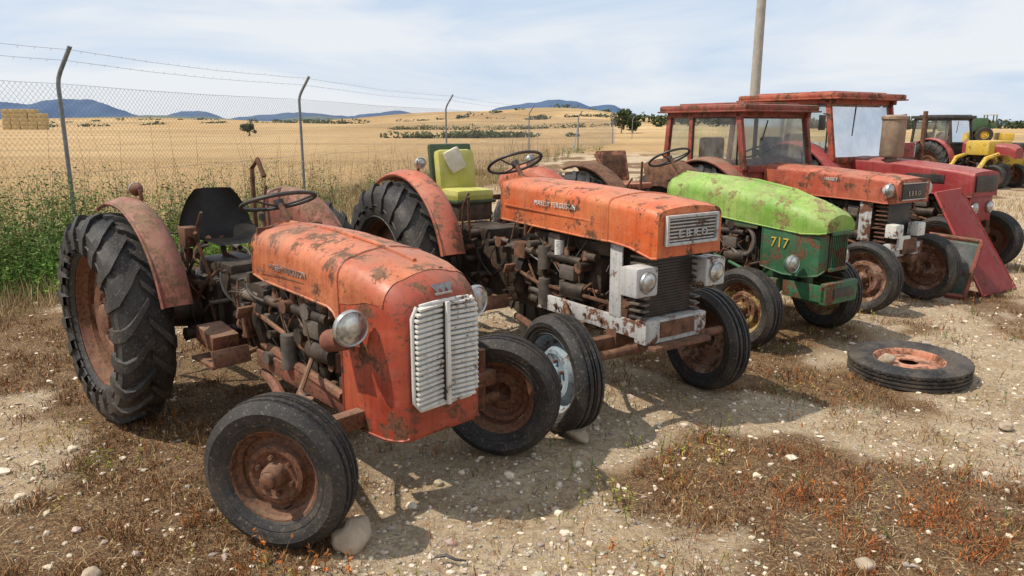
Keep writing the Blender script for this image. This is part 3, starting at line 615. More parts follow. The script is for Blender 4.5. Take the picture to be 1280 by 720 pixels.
# ------------------------------------------------------------------ noise in numpy
def vn(x,y,seed=0):
    xi=np.floor(x);yi=np.floor(y);fx=x-xi;fy=y-yi;fx=fx*fx*(3-2*fx);fy=fy*fy*(3-2*fy)
    def h(a,c): s=np.sin(a*127.1+c*311.7+seed*74.7)*43758.5453; return s-np.floor(s)
    return (h(xi,yi)*(1-fx)+h(xi+1,yi)*fx)*(1-fy)+(h(xi,yi+1)*(1-fx)+h(xi+1,yi+1)*fx)*fy
def fbm(x,y,o=4,seed=0):
    s=0;a=.5;t=0
    for i in range(o): s=s+a*vn(x,y,seed+i); t+=a; a*=.55; x=x*2.03+3.1;y=y*2.01+1.7
    return s/t
def sst(a,b_,x): t=np.clip((x-a)/(b_-a),0,1); return t*t*(3-2*t)
def fence_x(y): return -9.1+.25*y
def height(x,y):
    x=np.asarray(x,dtype=float);y=np.asarray(y,dtype=float)
    d=np.sqrt(x*x+y*y)
    near=.05*(fbm(x*.8,y*.8,4,3)-.5)+.035*(fbm(x*3.5,y*3.5,3,9)-.5)+.022*(fbm(x*9,y*9,2,19)-.5)
    far=1.1*sst(30,260,d)+.5*(fbm(x*.02,y*.02,3,4)-.5)*sst(30,120,d)
    g=lambda cx,cy,sx,sy,hh: hh*np.exp(-((x-cx)/sx)**2-((y-cy)/sy)**2)
    far=far+g(28,440,55,80,10)+g(-50,520,70,80,9.5)+g(-330,700,160,150,7)+g(-210,480,90,80,4.2)+g(110,600,80,120,8)+g(-700,800,300,200,9)+g(44,250,30,45,2.8)+g(-12,300,40,40,3.4)+g(-110,330,60,50,2.2)
    return near*np.exp(-d/60)+far-.004
def vegmask(x,y):
    v=fbm(x*.55,y*.55,4,21)
    v=v+.20*np.exp(-((x-1.1)/1.0)**2-((y-3.6)/.6)**2)+.17*np.exp(-((x-2.2)/.9)**2-((y-3.1)/.5)**2)-.14*np.exp(-((x+.1)/.7)**2-((y-2.8)/.5)**2)-.10*np.exp(-((x-2.4)/.9)**2-((y-4.5)/.5)**2)+.09*np.exp(-((x+2)/1.5)**2-((y-4)/1.5)**2)
    v=v+.02*(y>5.5)
    return sst(.45,.64,v)
n=560; t=np.linspace(-1,1,n); bx=9.3
gx=3500/np.sinh(bx)*np.sinh(bx*t)+.5; gy=4200/np.sinh(bx)*np.sinh(bx*t)+3.4
GX,GY=np.meshgrid(gx,gy); X=GX.ravel();Y=GY.ravel(); Z=height(X,Y)
ii=np.arange(n*n).reshape(n,n); F=np.stack([ii[:-1,:-1].ravel(),ii[:-1,1:].ravel(),ii[1:,1:].ravel(),ii[1:,:-1].ravel()],1)
out=sst(0.0,1.2,fence_x(Y)-X+ (fbm(X*.5,Y*.5,3,2)-.5)*1.5); out=np.maximum(out,sst(45,60,Y)); out=np.maximum(out,sst(40,60,np.abs(X)))
vm=vegmask(X,Y)
m,nt,bs=newmat('dry_ground')
geo=N(nt,'ShaderNodeNewGeometry').outputs['Position']
av=N(nt,'ShaderNodeAttribute'); av.attribute_name='veg'; ao=N(nt,'ShaderNodeAttribute'); ao.attribute_name='field'
s1=noise(nt,geo,1.3,5,.65); s2=noise(nt,geo,18,7,.82); s3=noise(nt,geo,90,3,.7)
soil=mix(nt,ramp(nt,s1,.35,.65),(.47,.33,.19),(.66,.53,.36))
soil=mix(nt,ramp(nt,s2,.34,.55),mix(nt,.68,soil,(.12,.062,.03)),soil)
def pebbles(sc,th,amt,ca,cb,soil):
    vo=N(nt,'ShaderNodeTexVoronoi'); vo.inputs['Scale'].default_value=sc; nt.links.new(geo,vo.inputs['Vector'])
    vs=N(nt,'ShaderNodeSeparateXYZ'); nt.links.new(vo.outputs['Color'],vs.inputs[0])
    pm=math_(nt,'MULTIPLY',ramp(nt,vs.outputs[0],th,th+.03),ramp(nt,vo.outputs['Distance'],.28,.40,(1,1,1,1),(0,0,0,1)))
    return mix(nt,math_(nt,'MULTIPLY',pm,amt),soil,mix(nt,vs.outputs[1],ca,cb)),pm
soil,pm=pebbles(32,.60,.85,(.44,.34,.24),(.80,.74,.64),soil)
soil,pm2=pebbles(75,.5,.8,(.32,.23,.15),(.76,.69,.58),soil)
vegc=mix(nt,ramp(nt,s2,.38,.62),(.032,.015,.008),(.20,.10,.042)); vegc=mix(nt,ramp(nt,s3,.50,.64),vegc,(.42,.28,.14))
vf=math_(nt,'ADD',av.outputs['Fac'],math_(nt,'MULTIPLY',math_(nt,'SUBTRACT',s2,.5),2.0)); vf=ramp(nt,vf,.38,.74)
yard=mix(nt,math_(nt,'MULTIPLY',vf,.9),soil,vegc)
st=mapping(nt,geo,(1,.06,1),(0,0,rad(14))); st1=noise(nt,st,1.6,5,.7); st2=noise(nt,mapping(nt,geo,(.02,.008,.02),(0,0,rad(-60))),1,4,.6)
fc=mix(nt,ramp(nt,st2,.38,.62),(.44,.28,.125),(.58,.41,.21)); fc=mix(nt,math_(nt,'MULTIPLY',ramp(nt,st1,.4,.65),.4),fc,(.27,.165,.075))
fc=mix(nt,math_(nt,'MULTIPLY',ramp(nt,noise(nt,geo,.035,5,.65),.57,.66),.4),fc,(.24,.17,.085))
fl=noise(nt,mapping(nt,geo,(.004,.016,.01),(0,0,rad(8))),1,4,.5); fc=mix(nt,math_(nt,'MULTIPLY',ramp(nt,fl,.54,.57),.5),fc,(.22,.17,.085))
fl2=noise(nt,mapping(nt,geo,(.012,.09,.01),(0,0,rad(4))),1,4,.6); fc=mix(nt,math_(nt,'MULTIPLY',ramp(nt,fl2,.50,.60),.55),fc,(.30,.195,.095))
allc=mix(nt,ao.outputs['Fac'],yard,fc); nt.links.new(allc,bs.inputs['Base Color']); bs.inputs['Roughness'].default_value=.95; bs.inputs['Specular IOR Level'].default_value=.15
hh=math_(nt,'ADD',math_(nt,'ADD',math_(nt,'MULTIPLY',s2,1.0),math_(nt,'MULTIPLY',math_(nt,'ADD',pm,math_(nt,'MULTIPLY',pm2,.5)),.35)),math_(nt,'MULTIPLY',s3,.3)); bump(nt,bs,hh,.9,.035)
mesh_np('ground',np.stack([X,Y,Z],1),F,m,smooth=True,attrs={'veg':vm,'field':out})

# ------------------------------------------------------------------ mountains
def ridge(name,Y0,peaks,base,mat,x0,x1,ns,seed,rough=22):
    xs=np.linspace(x0,x1,ns); h=np.full(ns,float(base))
    for cx,w,hh in peaks: h=np.maximum(h,base+hh*(np.cos(np.pi*np.clip(np.abs(xs-cx)/w,0,1))*.5+.5))
    h=h+(fbm(xs*.010,xs*0+seed,5,seed)-.5)*rough
    rows=[(Y0-300,0*h-5),(Y0-150,h*.55),(Y0,h),(Y0+300,h*0-5)]
    V=np.concatenate([np.stack([xs,np.full(ns,yy)+(fbm(xs*.01,xs*0+k,3,k)-.5)*120,hh_],1) for k,(yy,hh_) in enumerate(rows)])
    F=[]
    for r in range(3):
        a=np.arange(ns-1)+r*ns; F.append(np.stack([a,a+1,a+1+ns,a+ns],1))
    mesh_np(name,V,np.concatenate(F),mat,smooth=True)
mb=simple('haze_painted_blue_hill',(.045,.085,.17),(.07,.115,.195),.004,1,0,0,.1); mb2=simple('distant_green_hill',(.07,.105,.115),(.12,.145,.115),.006,1,0,0,.1)  # aerial haze of the far ridges is painted in as bluish base colour
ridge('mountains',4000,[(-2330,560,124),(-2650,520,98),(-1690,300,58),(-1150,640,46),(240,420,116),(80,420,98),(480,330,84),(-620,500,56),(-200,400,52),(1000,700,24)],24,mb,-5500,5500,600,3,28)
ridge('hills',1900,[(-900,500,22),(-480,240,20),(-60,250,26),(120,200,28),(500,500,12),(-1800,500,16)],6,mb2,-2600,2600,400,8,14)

# ------------------------------------------------------------------ foliage clumps
def leaves(centers,rads,per,size,cdark,clight,rs):
    V=[];C=[];
    for (c,r) in zip(centers,rads):
        k=per; d=rs.normal(size=(k,3)); d/=np.linalg.norm(d,axis=1)[:,None]; rr_=rs.uniform(.45,1.05,k)[:,None]**.6
        p=np.array(c)+d*rr_*np.array(r)*(1+.25*np.sin(d[:,:1]*5+c[0]))
        a=rs.normal(size=(k,3)); a/=np.linalg.norm(a,axis=1)[:,None]; bb=np.cross(a,rs.normal(size=(k,3))); bb/=np.linalg.norm(bb,axis=1)[:,None]
        s=(rs.uniform(.6,1.4,k)*size)[:,None]
        q=np.stack([p-a*s,p-bb*s*.55,p+a*s,p+bb*s*.55],1)
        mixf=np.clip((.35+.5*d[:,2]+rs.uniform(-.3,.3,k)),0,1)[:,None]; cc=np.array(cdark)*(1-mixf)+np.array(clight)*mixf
        V.append(q.reshape(-1,3)); C.append(np.repeat(cc,4,0))
    V=np.concatenate(V);C=np.concatenate(C); return V,C
def foliage(name,centers,rads,per,size,cd=(.055,.065,.028),cl=(.15,.17,.07),seed=1):
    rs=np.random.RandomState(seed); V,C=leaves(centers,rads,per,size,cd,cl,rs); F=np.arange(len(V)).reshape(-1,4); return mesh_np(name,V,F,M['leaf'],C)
cs=[];rsz=[]
for i in range(34):
    x=-6+R.gauss(0,5.5); y=102+.35*(x+20)+R.uniform(-4,4); s=R.uniform(.3,1.0); z=float(height(x,y)); cs.append((x,y,z+s*.4)); rsz.append((s*2.2,s*1.4,s*.6))
for i in range(40):
    x=R.uniform(-34,34); y=205+R.uniform(-3,3)+.15*x; s=R.uniform(.5,1.3); cs.append((x,y,float(height(x,y))+s*.35)); rsz.append((s*2.6,s*1.5,s*.7))
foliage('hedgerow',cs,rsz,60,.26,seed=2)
cs=[];rsz=[]
for i in range(120):
    k=R.random()
    if k<.45: x=R.uniform(-220,60); y=350+30*math.sin(x*.03)+R.uniform(-3,3)
    elif k<.75: x=R.uniform(-60,110); y=430+.3*x+R.uniform(-3,3)
    else: x=R.uniform(-380,-150); y=R.uniform(480,540)
    s=R.uniform(.7,2.0); cs.append((x,y,float(height(x,y))+s*.4)); rsz.append((s*2.6,s*1.5,s*.75))
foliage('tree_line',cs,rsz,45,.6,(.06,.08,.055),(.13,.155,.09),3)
cs=[];rsz=[]
for i in range(150):
    x=R.uniform(38,190); y=215+R.uniform(-18,18); s=R.uniform(.8,1.7); cs.append((x,y,float(height(x,y))+s*.8)); rsz.append((s*1.5,s*1.4,s))
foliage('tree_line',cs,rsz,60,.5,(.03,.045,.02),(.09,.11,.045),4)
def tree(name,x,y,hgt,seed,cd=(.02,.035,.012),cl=(.085,.115,.04)):
    b=Build(name,(x,y,float(height(x,y))),0); rg=random.Random(seed)
    b.tube('trunk','wood',[(0,0,-.1),(.05,.02,hgt*.2),(0,.05,hgt*.45)],[.16,.12,.07],8); cs=[];rz=[]
    for k in range(16):
        a=rg.uniform(0,6.28); r=rg.uniform(.1,.45)*hgt; z=rg.uniform(.25,.80)*hgt; p=(r*math.cos(a)*(1.1-z/hgt*.4),r*math.sin(a),z); b.tube('limb','wood',[(0,.03,hgt*.3),p],[.06,.02],6); cs.append(p); q=rg.uniform(.13,.22)*hgt; rz.append((q,q,q*.8))
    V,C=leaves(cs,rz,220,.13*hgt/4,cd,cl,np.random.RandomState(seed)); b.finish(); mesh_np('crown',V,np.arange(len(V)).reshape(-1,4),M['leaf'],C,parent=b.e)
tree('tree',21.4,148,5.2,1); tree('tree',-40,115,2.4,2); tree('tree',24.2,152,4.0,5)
b=Build('straw_bale_stack',(-126,196,float(height(-126,196))),10)
M['straw']=simple('straw',(.42,.30,.12),(.58,.44,.22),3,.95,0,.6,.05)
for r_ in range(5):
    for c_ in range(5-(r_==4)):
        for d_ in range(2): b.box('bales','straw',((c_-2)*2.05+R.uniform(-.1,.1),d_*1.2,.5+r_*1.03),(2.0,1.1,1.0),.12,(0,0,R.uniform(-.04,.04)))
b.finish()

# ------------------------------------------------------------------ fence
fd=Vector((.2425,.9701,0)); inn=Vector((.9701,-.2425,0))
b=Build('chain_link_fence')
def fp(y,z=0): return Vector((fence_x(y),y,z))
ys=[3.2,10.8,17.2,27,40,56,78,100]
for y in ys:
    g=float(height(fence_x(y),y)); p=fp(y,g-.1)
    r=.030 if y<50 else .045
    b.tube('post','galv',[p,fp(y,g+2.42),fp(y,g+2.52)+inn*.02,fp(y,g+2.62)+inn*.07,fp(y,g+2.93)+inn*.27],r,12)
    b.tube('post_cap','galv',[fp(y,g+2.93)+inn*.27,fp(y,g+2.945)+inn*.275],r*1.1,12)
p=fp(56,0); b.tube('brace','galv',[p+Vector((0,0,2.1)),p+fd*-2+Vector((0,0,0))],.04,8)
def sag(y0,y1,z,off,amp,r):
    pts=[]
    for i in range(13):
        t_=i/12; yy=y0+(y1-y0)*t_; g=float(height(fence_x(yy),yy)); pts.append(fp(yy,g+z-amp*4*t_*(1-t_))+inn*off)
    b.tube('wire','galv',pts,r,5)
for y0,y1 in zip(ys,ys[1:]):
    for z,off in ((2.90,.26),(2.76,.17),(2.45,0.0),(1.2,0),(.1,0)): sag(y0,y1,z,off,.03+.004*(y1-y0)*(z>2.6),.0022+.00003*y0)
for y0 in np.arange(3.5,30,.25):
    for z,off in ((2.90,.26),(2.76,.17)):
        p=fp(y0,float(height(fence_x(y0),y0))+z-.03)+inn*off; b.tube('barbs','galv',[p+Vector((-.012,0,-.016)),p+Vector((.012,0,.016))],.002,3)
b.finish()
def chain(y0,y1,cell,r):
    L0=(y0)/fd.y; L1=y1/fd.y; S=np.arange(L0,L1,cell); Hh=2.4; V=[];F=[]; NS=10
    off=[np.array([0,0,r*1.4]),np.array([inn.x*r,inn.y*r,-r*.8]),np.array([-inn.x*r,-inn.y*r,-r*.8])]
    base=np.array([-9.1,0,0])
    for sgn in (1,-1):
        for s in S:
            a=base+np.array(fd)*s; c=base+np.array(fd)*(s+sgn*Hh)
            a=a+np.array([0,0,.03]); c=c+np.array([0,0,.03+Hh]); o=np.array(inn*(0.003*sgn)); a=a+o;c=c+o
            k=len(V)
            for q_ in range(NS+1): V+= [a+(c-a)*q_/NS+q for q in off]
            for q_ in range(NS):
                j=k+q_*3; F+=[(j,j+1,j+4,j+3),(j+1,j+2,j+5,j+4),(j+2,j,j+3,j+5)]
    return V,F
V,F=chain(3.2,42,.085,.0017); o=mesh_np('mesh_wire',V,F,M['galv'],parent=b.e)
V,F=chain(42,80,.26,.003); o=mesh_np('mesh_wire_far',V,F,M['galv'],parent=b.e)

b=Build('utility_pole',(5.58,17.6,0)); b.tube('pole','concrete',[(0,0,-.2),(.02,0,4),(.05,0,8.5)],[.125,.105,.08],16); b.box('crossarm','wood',(.05,0,8.0),(1.6,.1,.12),.01)
for x in (-.6,0.05,.7): b.tube('insulator','white',[(x,0,8.06),(x,0,8.2)],.04,10)
b.finish()

# ------------------------------------------------------------------ background machinery
b=Build('backhoe_loader',(15.6,23.6,0),200)
b.box('body','yellow',(0,0,.85),(2.2,.9,.5),.06); b.box('engine_cover','yellow',(.9,0,1.2),(1.0,.8,.45),.08); b.box('cab_base','black',(-.3,0,1.2),(.8,.9,.3),.04)
b.tube('boom','yellow',[(-1.0,0,.9),(-1.9,0,2.0),(-2.3,0,2.1)],[.12,.1,.09],8); b.tube('dipper','yellow',[(-2.3,0,2.1),(-2.9,0,.9)],[.09,.07],8); b.box('bucket','black',(-2.9,0,.6),(.4,.5,.5),.08,(0,.4,0))
b.tube('loader_arm','yellow',[(.3,.5,1.2),(1.6,.5,.9),(2.0,.5,.4)],.07,8); b.tube('loader_arm','yellow',[(.3,-.5,1.2),(1.6,-.5,.9),(2.0,-.5,.4)],.07,8); b.box('loader_bucket','iron',(2.2,0,.35),(.5,1.6,.5),.1)
b.tube('hydraulic_ram','chrome',[(-1.2,0,1.4),(-2.0,0,1.75)],.03,8); b.tube('stabiliser','yellow',[(-1.1,.5,.8),(-1.3,.9,.1)],.06,8)
for x,r in ((-.6,.5),(1.1,.38)):
    for s in (-1,1): front_wheel(b,'wheel',(x,s*.62,r),r,.28,r*.5,s,0,'yellow')
b.finish()
b=Build('old_red_tractor',(14.0,24.5,0),-60)
chassis(b,2.0,.7,.36,.72,.6,.33,.2,.4,.24,0,'rustred','rustred',seed=21,fenders=.3,fmat='red5'); loft(b,'hood','red5',[(.8,A(.26,1.4,1.05)),(2.2,A(.26,1.3,1.0)),(2.35,A(.22,1.2,.9))],edge='red5'); cab(b,-.7,.6,.6,1.3,2.1,'black','black'); b.finish()
b=Build('green_combine_harvester',(44,74,.3),-20)
b.box('body','green_dk',(0,0,1.7),(4.0,2.0,1.3),.15); b.box('grain_tank','green_dk',(-.3,0,2.45),(1.8,1.7,.4),.08,(0,0,0)); b.box('cab_base','green_dk',(2.3,0,1.6),(.9,1.4,.5),.06); b.box('cab_roof','white',(2.3,0,2.65),(1.0,1.5,.1),.03)
for x in (1.9,2.7):
    for y in (-.6,.6): b.tube('cab_post','green_dk',[(x,y,1.8),(x,y,2.65)],.05,6)
b.box('header','yellow',(3.6,0,.6),(.9,4.0,.7),.1); b.tube('unloading_auger','green_dk',[(-.5,-1.1,2.1),(-2.8,-1.2,2.5)],.12,12)
for x,r in ((1.7,.75),(-1.5,.5)):
    for s in (-1,1): front_wheel(b,'wheel',(x,s*1.2,r),r,.4,r*.5,s,0,'yellow')
b.finish()
b=Build('farm_trailer',(10.2,22.5,0),-70); b.box('bed','rust',(0,0,.95),(3.0,1.6,.12),.02)
for s in (-1,1): b.box('side_board','grey',(0,s*.78,1.2),(3.0,.04,.4),.01); front_wheel(b,'wheel',(.2,s*.75,.38),.38,.22,.2,s,0,'red5')
b.box('end_board','red5',(1.48,0,1.2),(.04,1.5,.4),.01); b.tube('drawbar','rust',[(1.5,0,.85),(2.8,0,.5)],.05,8); b.finish()

# ------------------------------------------------------------------ rocks
def rock(name,loc,s,seed,mat='stone'):
    bm=bmesh.new(); bmesh.ops.create_icosphere(bm,subdivisions=3,radius=1)
    from mathutils import noise as mn
    for v in bm.verts:
        d=1+.38*mn.noise(v.co*1.2+Vector((seed,0,0)))+.12*mn.noise(v.co*3.5+Vector((seed,0,0))); v.co=Vector((v.co.x*s[0]*d,v.co.y*s[1]*d,v.co.z*s[2]*d))
    me=bpy.data.meshes.new(name); bm.to_mesh(me); bm.free(); me.polygons.foreach_set('use_smooth',[True]*len(me.polygons)); me.materials.append(M[mat]); o=bpy.data.objects.new(name,me); o.location=loc; o.rotation_euler=(0,0,seed); col.objects.link(o)
rock('rock',(-.72,3.02,.05),(.10,.075,.075),1); rock('rock',(.40,4.17,.04),(.09,.06,.045),2); rock('rock',(2.84,5.36,.125),(.055,.045,.05),3); rock('rock',(1.75,5.55,.03),(.08,.06,.05),4)
rock('rock',(-1.75,2.75,.02),(.05,.04,.035),5); rock('rock',(1.52,2.85,.012),(.04,.035,.025),6); rock('rock',(3.1,4.35,.015),(.05,.04,.03),7); rock('rock',(-1.72,2.32,.015),(.05,.04,.03),8)
b=Build('stick',(-.27,2.87,.02),-20); b.tube('twig','black',[(-.07,0,.0),(-.02,.01,.012),(.03,0,.008),(.07,.02,.0)],[.006,.008,.006,.004],6); b.finish()
k=19000; y=NR.uniform(0,1,k)**1.4*10+2.2; x=NR.uniform(-1,1,k)*(y*.75+.6); keep=(NR.uniform(0,1,k)>vegmask(x,y)*.7)&(fence_x(y)<x-.3); x=x[keep];y=y[keep];k=len(x)
bm=bmesh.new(); bmesh.ops.create_icosphere(bm,subdivisions=1,radius=1); iv=np.array([v.co[:] for v in bm.verts]); iff=np.array([[v.index for v in f.verts] for f in bm.faces]); bm.free()
sz=.0045+.013*NR.uniform(0,1,k)**3+.016*(NR.uniform(0,1,k)>.982)
nv=len(iv); P=iv[None]*(1+.3*NR.uniform(-1,1,(k,nv,1)))*sz[:,None,None]*np.stack([NR.uniform(.8,1.5,k),NR.uniform(.7,1.1,k),NR.uniform(.4,.8,k)],1)[:,None,:]
an=NR.uniform(0,6.28,k); ca,sa=np.cos(an)[:,None],np.sin(an)[:,None]; PX=P[...,0]*ca-P[...,1]*sa; PY=P[...,0]*sa+P[...,1]*ca
V=np.stack([PX+x[:,None],PY+y[:,None],P[...,2]+(height(x,y)+sz*.3)[:,None]],2).reshape(-1,3); F=(iff[None]+(np.arange(k)*nv)[:,None,None]).reshape(-1,3)
cc=np.array([.55,.46,.35])*NR.uniform(.5,1.45,(k,1))+NR.uniform(-.02,.02,(k,3)); mesh_np('gravel',V,F,M['gravel'],np.repeat(np.clip(cc,.05,.8),nv,0))

# ------------------------------------------------------------------ dry vegetation blades
def blades(name,x,y,h,w,lean,cols,rs,mat='veg',z0=None):
    k=len(x); z=height(x,y) if z0 is None else z0; a=rs.uniform(0,6.28,k); la=rs.uniform(0,6.28,k)
    dx=np.cos(a)*w/2;dy=np.sin(a)*w/2; lx=np.cos(la)*lean*h;ly=np.sin(la)*lean*h; up=h*np.sqrt(np.clip(1-lean**2,.02,1))
    b0=np.stack([x-dx,y-dy,z-.005],1);b1=np.stack([x+dx,y+dy,z-.005],1); m0=np.stack([x-dx*.8+lx*.4,y-dy*.8+ly*.4,z+up*.6],1);m1=np.stack([x+dx*.8+lx*.4,y+dy*.8+ly*.4,z+up*.6],1)
    t0=np.stack([x+lx-dx*.15,y+ly-dy*.15,z+up],1);t1=np.stack([x+lx+dx*.15,y+ly+dy*.15,z+up],1)
    V=np.stack([b0,b1,m0,m1,t0,t1],1).reshape(-1,3); o=np.arange(k)[:,None]*6
    F=np.concatenate([o+np.array([[0,1,3,2]]),o+np.array([[2,3,5,4]])]); return mesh_np(name,V,F,M[mat],np.repeat(cols,6,0))
rs=np.random.RandomState(11)
k=330000; y=rs.uniform(0,1,k)**1.5*10.5+2.1; x=rs.uniform(-1,1,k)*(y*.78+.5)
fine=fbm(x*5,y*5,3,77); vmk=vegmask(x,y); keep=(rs.uniform(0,1,k)<(vmk*.9+.06)*sst(.40,.60,fine)*1.3)&(x>fence_x(y)-.5); x=x[keep];y=y[keep];k=len(x)
pal=np.array([[.13,.06,.028],[.25,.125,.05],[.38,.24,.11],[.50,.36,.18],[.26,.085,.028],[.055,.028,.015]]); pick=rs.choice(6,k,p=[.27,.27,.13,.05,.14,.14])
c=pal[pick]*rs.uniform(.7,1.25,(k,1)); rp=np.exp(-((x-1.9)/.7)**2-((y-3.2)/.4)**2)+np.exp(-((x-1.2)/.5)**2-((y-3.9)/.3)**2)*.5+.35*np.exp(-((x-2.5)/.6)**2-((y-3.7)/.3)**2); c=np.where((rs.uniform(0,1,k)<rp*.5)[:,None],np.array([.44,.13,.038])*rs.uniform(.7,1.2,(k,1)),c)
tuft=sst(.50,.70,fbm(x*7,y*7,2,55))
blades('dry_grass',x,y,rs.uniform(.010,.036,k)*(1+1.5*tuft)*(1+1.0*(rs.uniform(0,1,k)>.95)),rs.uniform(.0018,.004,k)*(1+y*.12),rs.uniform(.35,.98,k),c,rs)
k=22000; y=rs.uniform(0,1,k)**1.4*7+2.2; x=rs.uniform(-1,1,k)*(y*.75+.5)
blades('loose_straw',x,y,rs.uniform(.03,.09,k),rs.uniform(.002,.003,k),np.full(k,.99),np.array([.56,.41,.22])*rs.uniform(.35,1.2,(k,1)),rs,z0=height(x,y)+.006)
def sprigs(name,spots,seed,colset,hh=.14):
    rs=np.random.RandomState(seed); V=[];C=[]
    for (px,py,nn,sc,ci) in spots:
        for i in range(nn):
            bx_,by_=px+rs.normal()*.05*sc*2,py+rs.normal()*.04*sc*2; z=float(height(bx_,by_)); h_=hh*sc*rs.uniform(.5,1.2); ln=rs.normal(size=2)*.25*h_
            for q in range(14):
                t_=rs.uniform(.1,1); p=np.array([bx_+ln[0]*t_,by_+ln[1]*t_,z+h_*t_]); a=rs.normal(size=3); a/=np.linalg.norm(a); u=np.cross(a,rs.normal(size=3)); u/=np.linalg.norm(u); s=.011*sc*rs.uniform(.6,1.4)
                V+= [p-a*s*.2,p+a*s*.8-u*s*.3,p+a*s*2,p+a*s*.8+u*s*.3]; c_=np.array(colset[ci])*rs.uniform(.6,1.3); C+=[c_]*4
            p=np.array([bx_,by_,z]); w=np.array([.002*sc,0,0]); e=np.array([bx_+ln[0],by_+ln[1],z+h_]); V+=[p-w,p+w,e+w*.3,e-w*.3]; C+=[np.array([.12,.08,.04])]*4
    V=np.array(V); mesh_np(name,V,np.arange(len(V)).reshape(-1,4),M['leaf'],np.array(C))
cset=[(.24,.25,.05),(.46,.15,.035),(.44,.33,.09),(.13,.20,.04)]
spots=[(-1.02,2.78,11,1.2,1),(-.95,2.72,6,.9,2),(-2.2,3.75,6,1.2,0),(-1.95,3.9,4,1.0,2),(.42,3.35,8,1.2,0),(.50,3.4,4,.8,2),(.85,4.0,10,1.0,0),(1.1,3.9,12,.9,2),(1.3,4.2,8,.8,0),(.95,3.7,9,.8,2),(1.55,3.3,12,.7,1),(1.9,3.2,16,.7,1),(2.1,3.35,12,.7,1),(1.75,3.5,10,.6,1),(-1.5,3.2,8,.6,1),(-1.3,2.6,6,.6,1),(2.3,4.6,6,.7,3),(1.9,5.0,5,.7,3),(2.6,2.9,6,.6,1),(.2,2.8,5,.6,2)]
for i in range(300):
    yy=R.uniform(2.5,9); spots.append((R.uniform(-.7,.75)*yy,yy,R.randint(2,6),R.uniform(.4,.85),R.choice((0,1,2,2,1,3))))
sprigs('wild_sprigs',spots,3,cset)
def weedband(name,n_,yr,offr,hr,nl,cset,seed,leafs=.05,wd=.14):
    rs=np.random.RandomState(seed); V=[];C=[]
    yy=rs.uniform(*yr,n_); xx=fence_x(yy)+rs.uniform(*offr,n_); den=fbm(xx*.7,yy*.7,3,seed)
    for x,y,d in zip(xx,yy,den):
        if d<.42 and rs.uniform()<.7: continue
        h_=rs.uniform(*hr)*(.45+d*1.1); z=float(height(x,y)); ln=rs.normal(size=2)*wd*h_; col_=np.array(cset[rs.randint(len(cset))]); m_=nl
        t_=rs.uniform(.05,1,m_); sp=.16*h_*(1.15-t_)+.02
        p=np.stack([x+ln[0]*t_+rs.normal(size=m_)*sp,y+ln[1]*t_+rs.normal(size=m_)*sp,z+h_*t_],1)
        a=rs.normal(size=(m_,3)); a[:,2]=np.abs(a[:,2])*.6; a/=np.linalg.norm(a,axis=1)[:,None]; u=np.cross(a,rs.normal(size=(m_,3))); u/=np.linalg.norm(u,axis=1)[:,None]; s=(leafs*rs.uniform(.5,1.3,m_)*(1.2-.6*t_))[:,None]
        q=np.stack([p-a*s*.2,p+a*s*.6-u*s*.28,p+a*s*1.6,p+a*s*.6+u*s*.28],1).reshape(-1,3); V.append(q); C.append(np.repeat(col_*rs.uniform(.6,1.25,(m_,1)),4,0))
        w=np.array([.004,0,0]); V.append(np.array([[x,y,z]-w,[x,y,z]+w,[x+ln[0],y+ln[1],z+h_]+w*.4,[x+ln[0],y+ln[1],z+h_]-w*.4])); C.append(np.tile(col_*.7,(4,1)))
    V=np.concatenate(V);C=np.concatenate(C); mesh_np(name,V,np.arange(len(V)).reshape(-1,4),M['leaf'],C)
gset=[(.11,.18,.04),(.15,.23,.05),(.19,.24,.08),(.08,.13,.03),(.26,.25,.09)]; dset=[(.34,.24,.12),(.24,.15,.07),(.44,.34,.18),(.16,.09,.05)]
weedband('green_weeds',460,(7.5,12.2),(-.7,1.7),(.40,1.2),64,gset,31,.042)
weedband('green_weeds',130,(13.2,16.5),(-.3,1.2),(.45,1.2),60,gset,36,.042)
weedband('green_weeds',260,(8.0,11.5),(.6,2.4),(.12,.42),60,[(.18,.32,.05),(.13,.26,.04)],32,.045)
weedband('dry_weeds',620,(6.5,45),(-.8,1.6),(.3,1.2),36,dset,33,.028,.2)
weedband('dry_weeds',60,(7.5,16),(-.5,1.6),(1.1,1.9),26,dset,37,.022,.15)
weedband('green_weeds',70,(19,60),(-.6,1.5),(.2,.7),40,gset,34,.07)
k=40000; y=rs.uniform(6,30,k); x=fence_x(y)+rs.uniform(-1.2,2.5,k); c=np.array([.48,.35,.18])*rs.uniform(.5,1.2,(k,1)); gsel=rs.uniform(0,1,k)<.18; c[gsel]=np.array([.16,.18,.05])*rs.uniform(.6,1.2,(gsel.sum(),1))
blades('tall_dry_grass',x,y,rs.uniform(.05,.34,k)*(.5+fbm(x,y,3,5)),rs.uniform(.003,.007,k)*(1+y*.04),rs.uniform(.05,.7,k),c,rs)
k=50000; y=rs.uniform(7.5,26,k); x=rs.uniform(-4,14,k); kp=(fbm(x*.8,y*.8,3,8)>.47); x=x[kp];y=y[kp];k=len(x)
blades('dry_grass',x,y,rs.uniform(.03,.14,k),rs.uniform(.004,.009,k)*(1+y*.04),rs.uniform(.1,.8,k),np.array([.44,.31,.16])*rs.uniform(.4,1.2,(k,1)),rs)
k=70000; y=3+rs.uniform(0,1,k)**1.5*38; x=fence_x(y)-rs.uniform(0,1,k)**1.2*(8+y*.9)-.8
x=np.round(x/.22)*.22+rs.normal(size=k)*.02
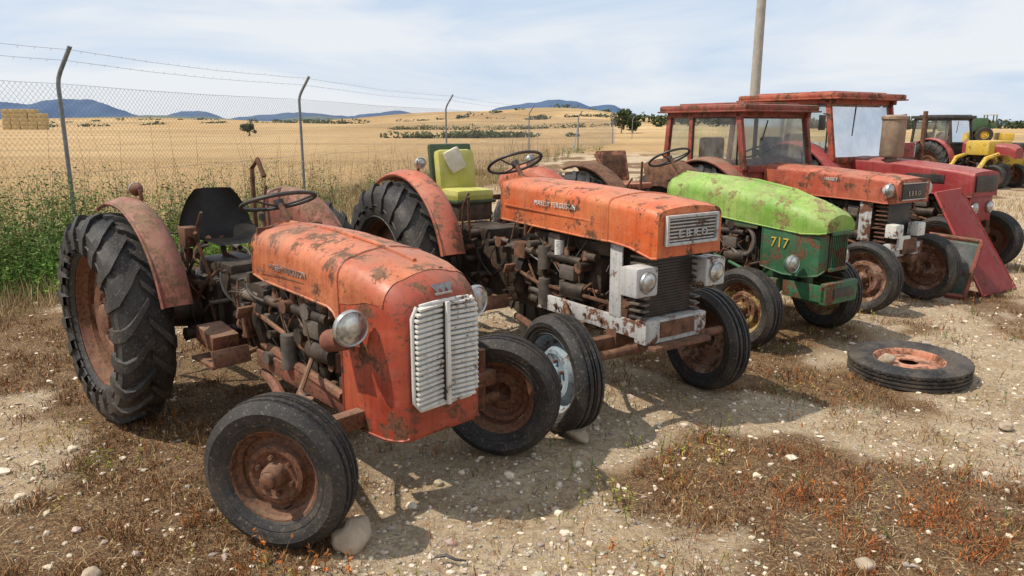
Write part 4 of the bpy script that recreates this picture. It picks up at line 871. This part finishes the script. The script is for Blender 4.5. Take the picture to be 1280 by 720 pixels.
blades('stubble',x,y,rs.uniform(.02,.08,k),rs.uniform(.004,.008,k)*(1+y*.05),rs.uniform(.05,.6,k),np.array([.58,.41,.21])*rs.uniform(.6,1.1,(k,1)),rs)

# ------------------------------------------------------------------ world and sun
w=bpy.data.worlds.new('World'); scene.world=w; w.use_nodes=True; nt=w.node_tree; nt.nodes.clear()
sd=Vector((-.95,-.22,0)).normalized(); el=rad(56); sdir=Vector((sd.x*math.cos(el),sd.y*math.cos(el),math.sin(el)))
sky=N(nt,'ShaderNodeTexSky'); sky.sky_type='NISHITA'; sky.sun_disc=False; sky.sun_elevation=el; sky.sun_rotation=math.atan2(sd.x,sd.y); sky.air_density=1; sky.dust_density=1
b1=N(nt,'ShaderNodeBackground'); b1.inputs[1].default_value=.10; nt.links.new(sky.outputs[0],b1.inputs[0])
tc=N(nt,'ShaderNodeTexCoord').outputs['Generated']; mp=mapping(nt,tc,(1,1,5.0),(0,0,.9))
cf=noise(nt,mp,2.1,7,.56,.5); cl=ramp(nt,cf,.36,.58)
ccol=mix(nt,cl,(.60,.73,.91),(.88,.91,.955))
b2=N(nt,'ShaderNodeBackground'); b2.inputs[1].default_value=1.0; nt.links.new(ccol,b2.inputs[0])
mx=N(nt,'ShaderNodeMixShader'); mx.inputs[0].default_value=.90; nt.links.new(b1.outputs[0],mx.inputs[1]); nt.links.new(b2.outputs[0],mx.inputs[2])
ow=N(nt,'ShaderNodeOutputWorld'); nt.links.new(mx.outputs[0],ow.inputs[0])
L=bpy.data.lights.new('sun','SUN'); L.energy=4.4; L.angle=rad(.8); L.color=(1,.93,.83); o=bpy.data.objects.new('sun',L); o.rotation_euler=(-sdir).to_track_quat('-Z','Y').to_euler(); col.objects.link(o)
scene.view_settings.view_transform='Standard'; scene.view_settings.look='None'; scene.view_settings.exposure=0
cam=bpy.data.cameras.new('camera'); cam.lens=26; cam.sensor_width=36; cam.clip_end=12000; cam.clip_start=.05
o=bpy.data.objects.new('camera',cam); o.location=(0,0,1.85); o.rotation_euler=(rad(90-12.33),0,0); col.objects.link(o); scene.camera=o
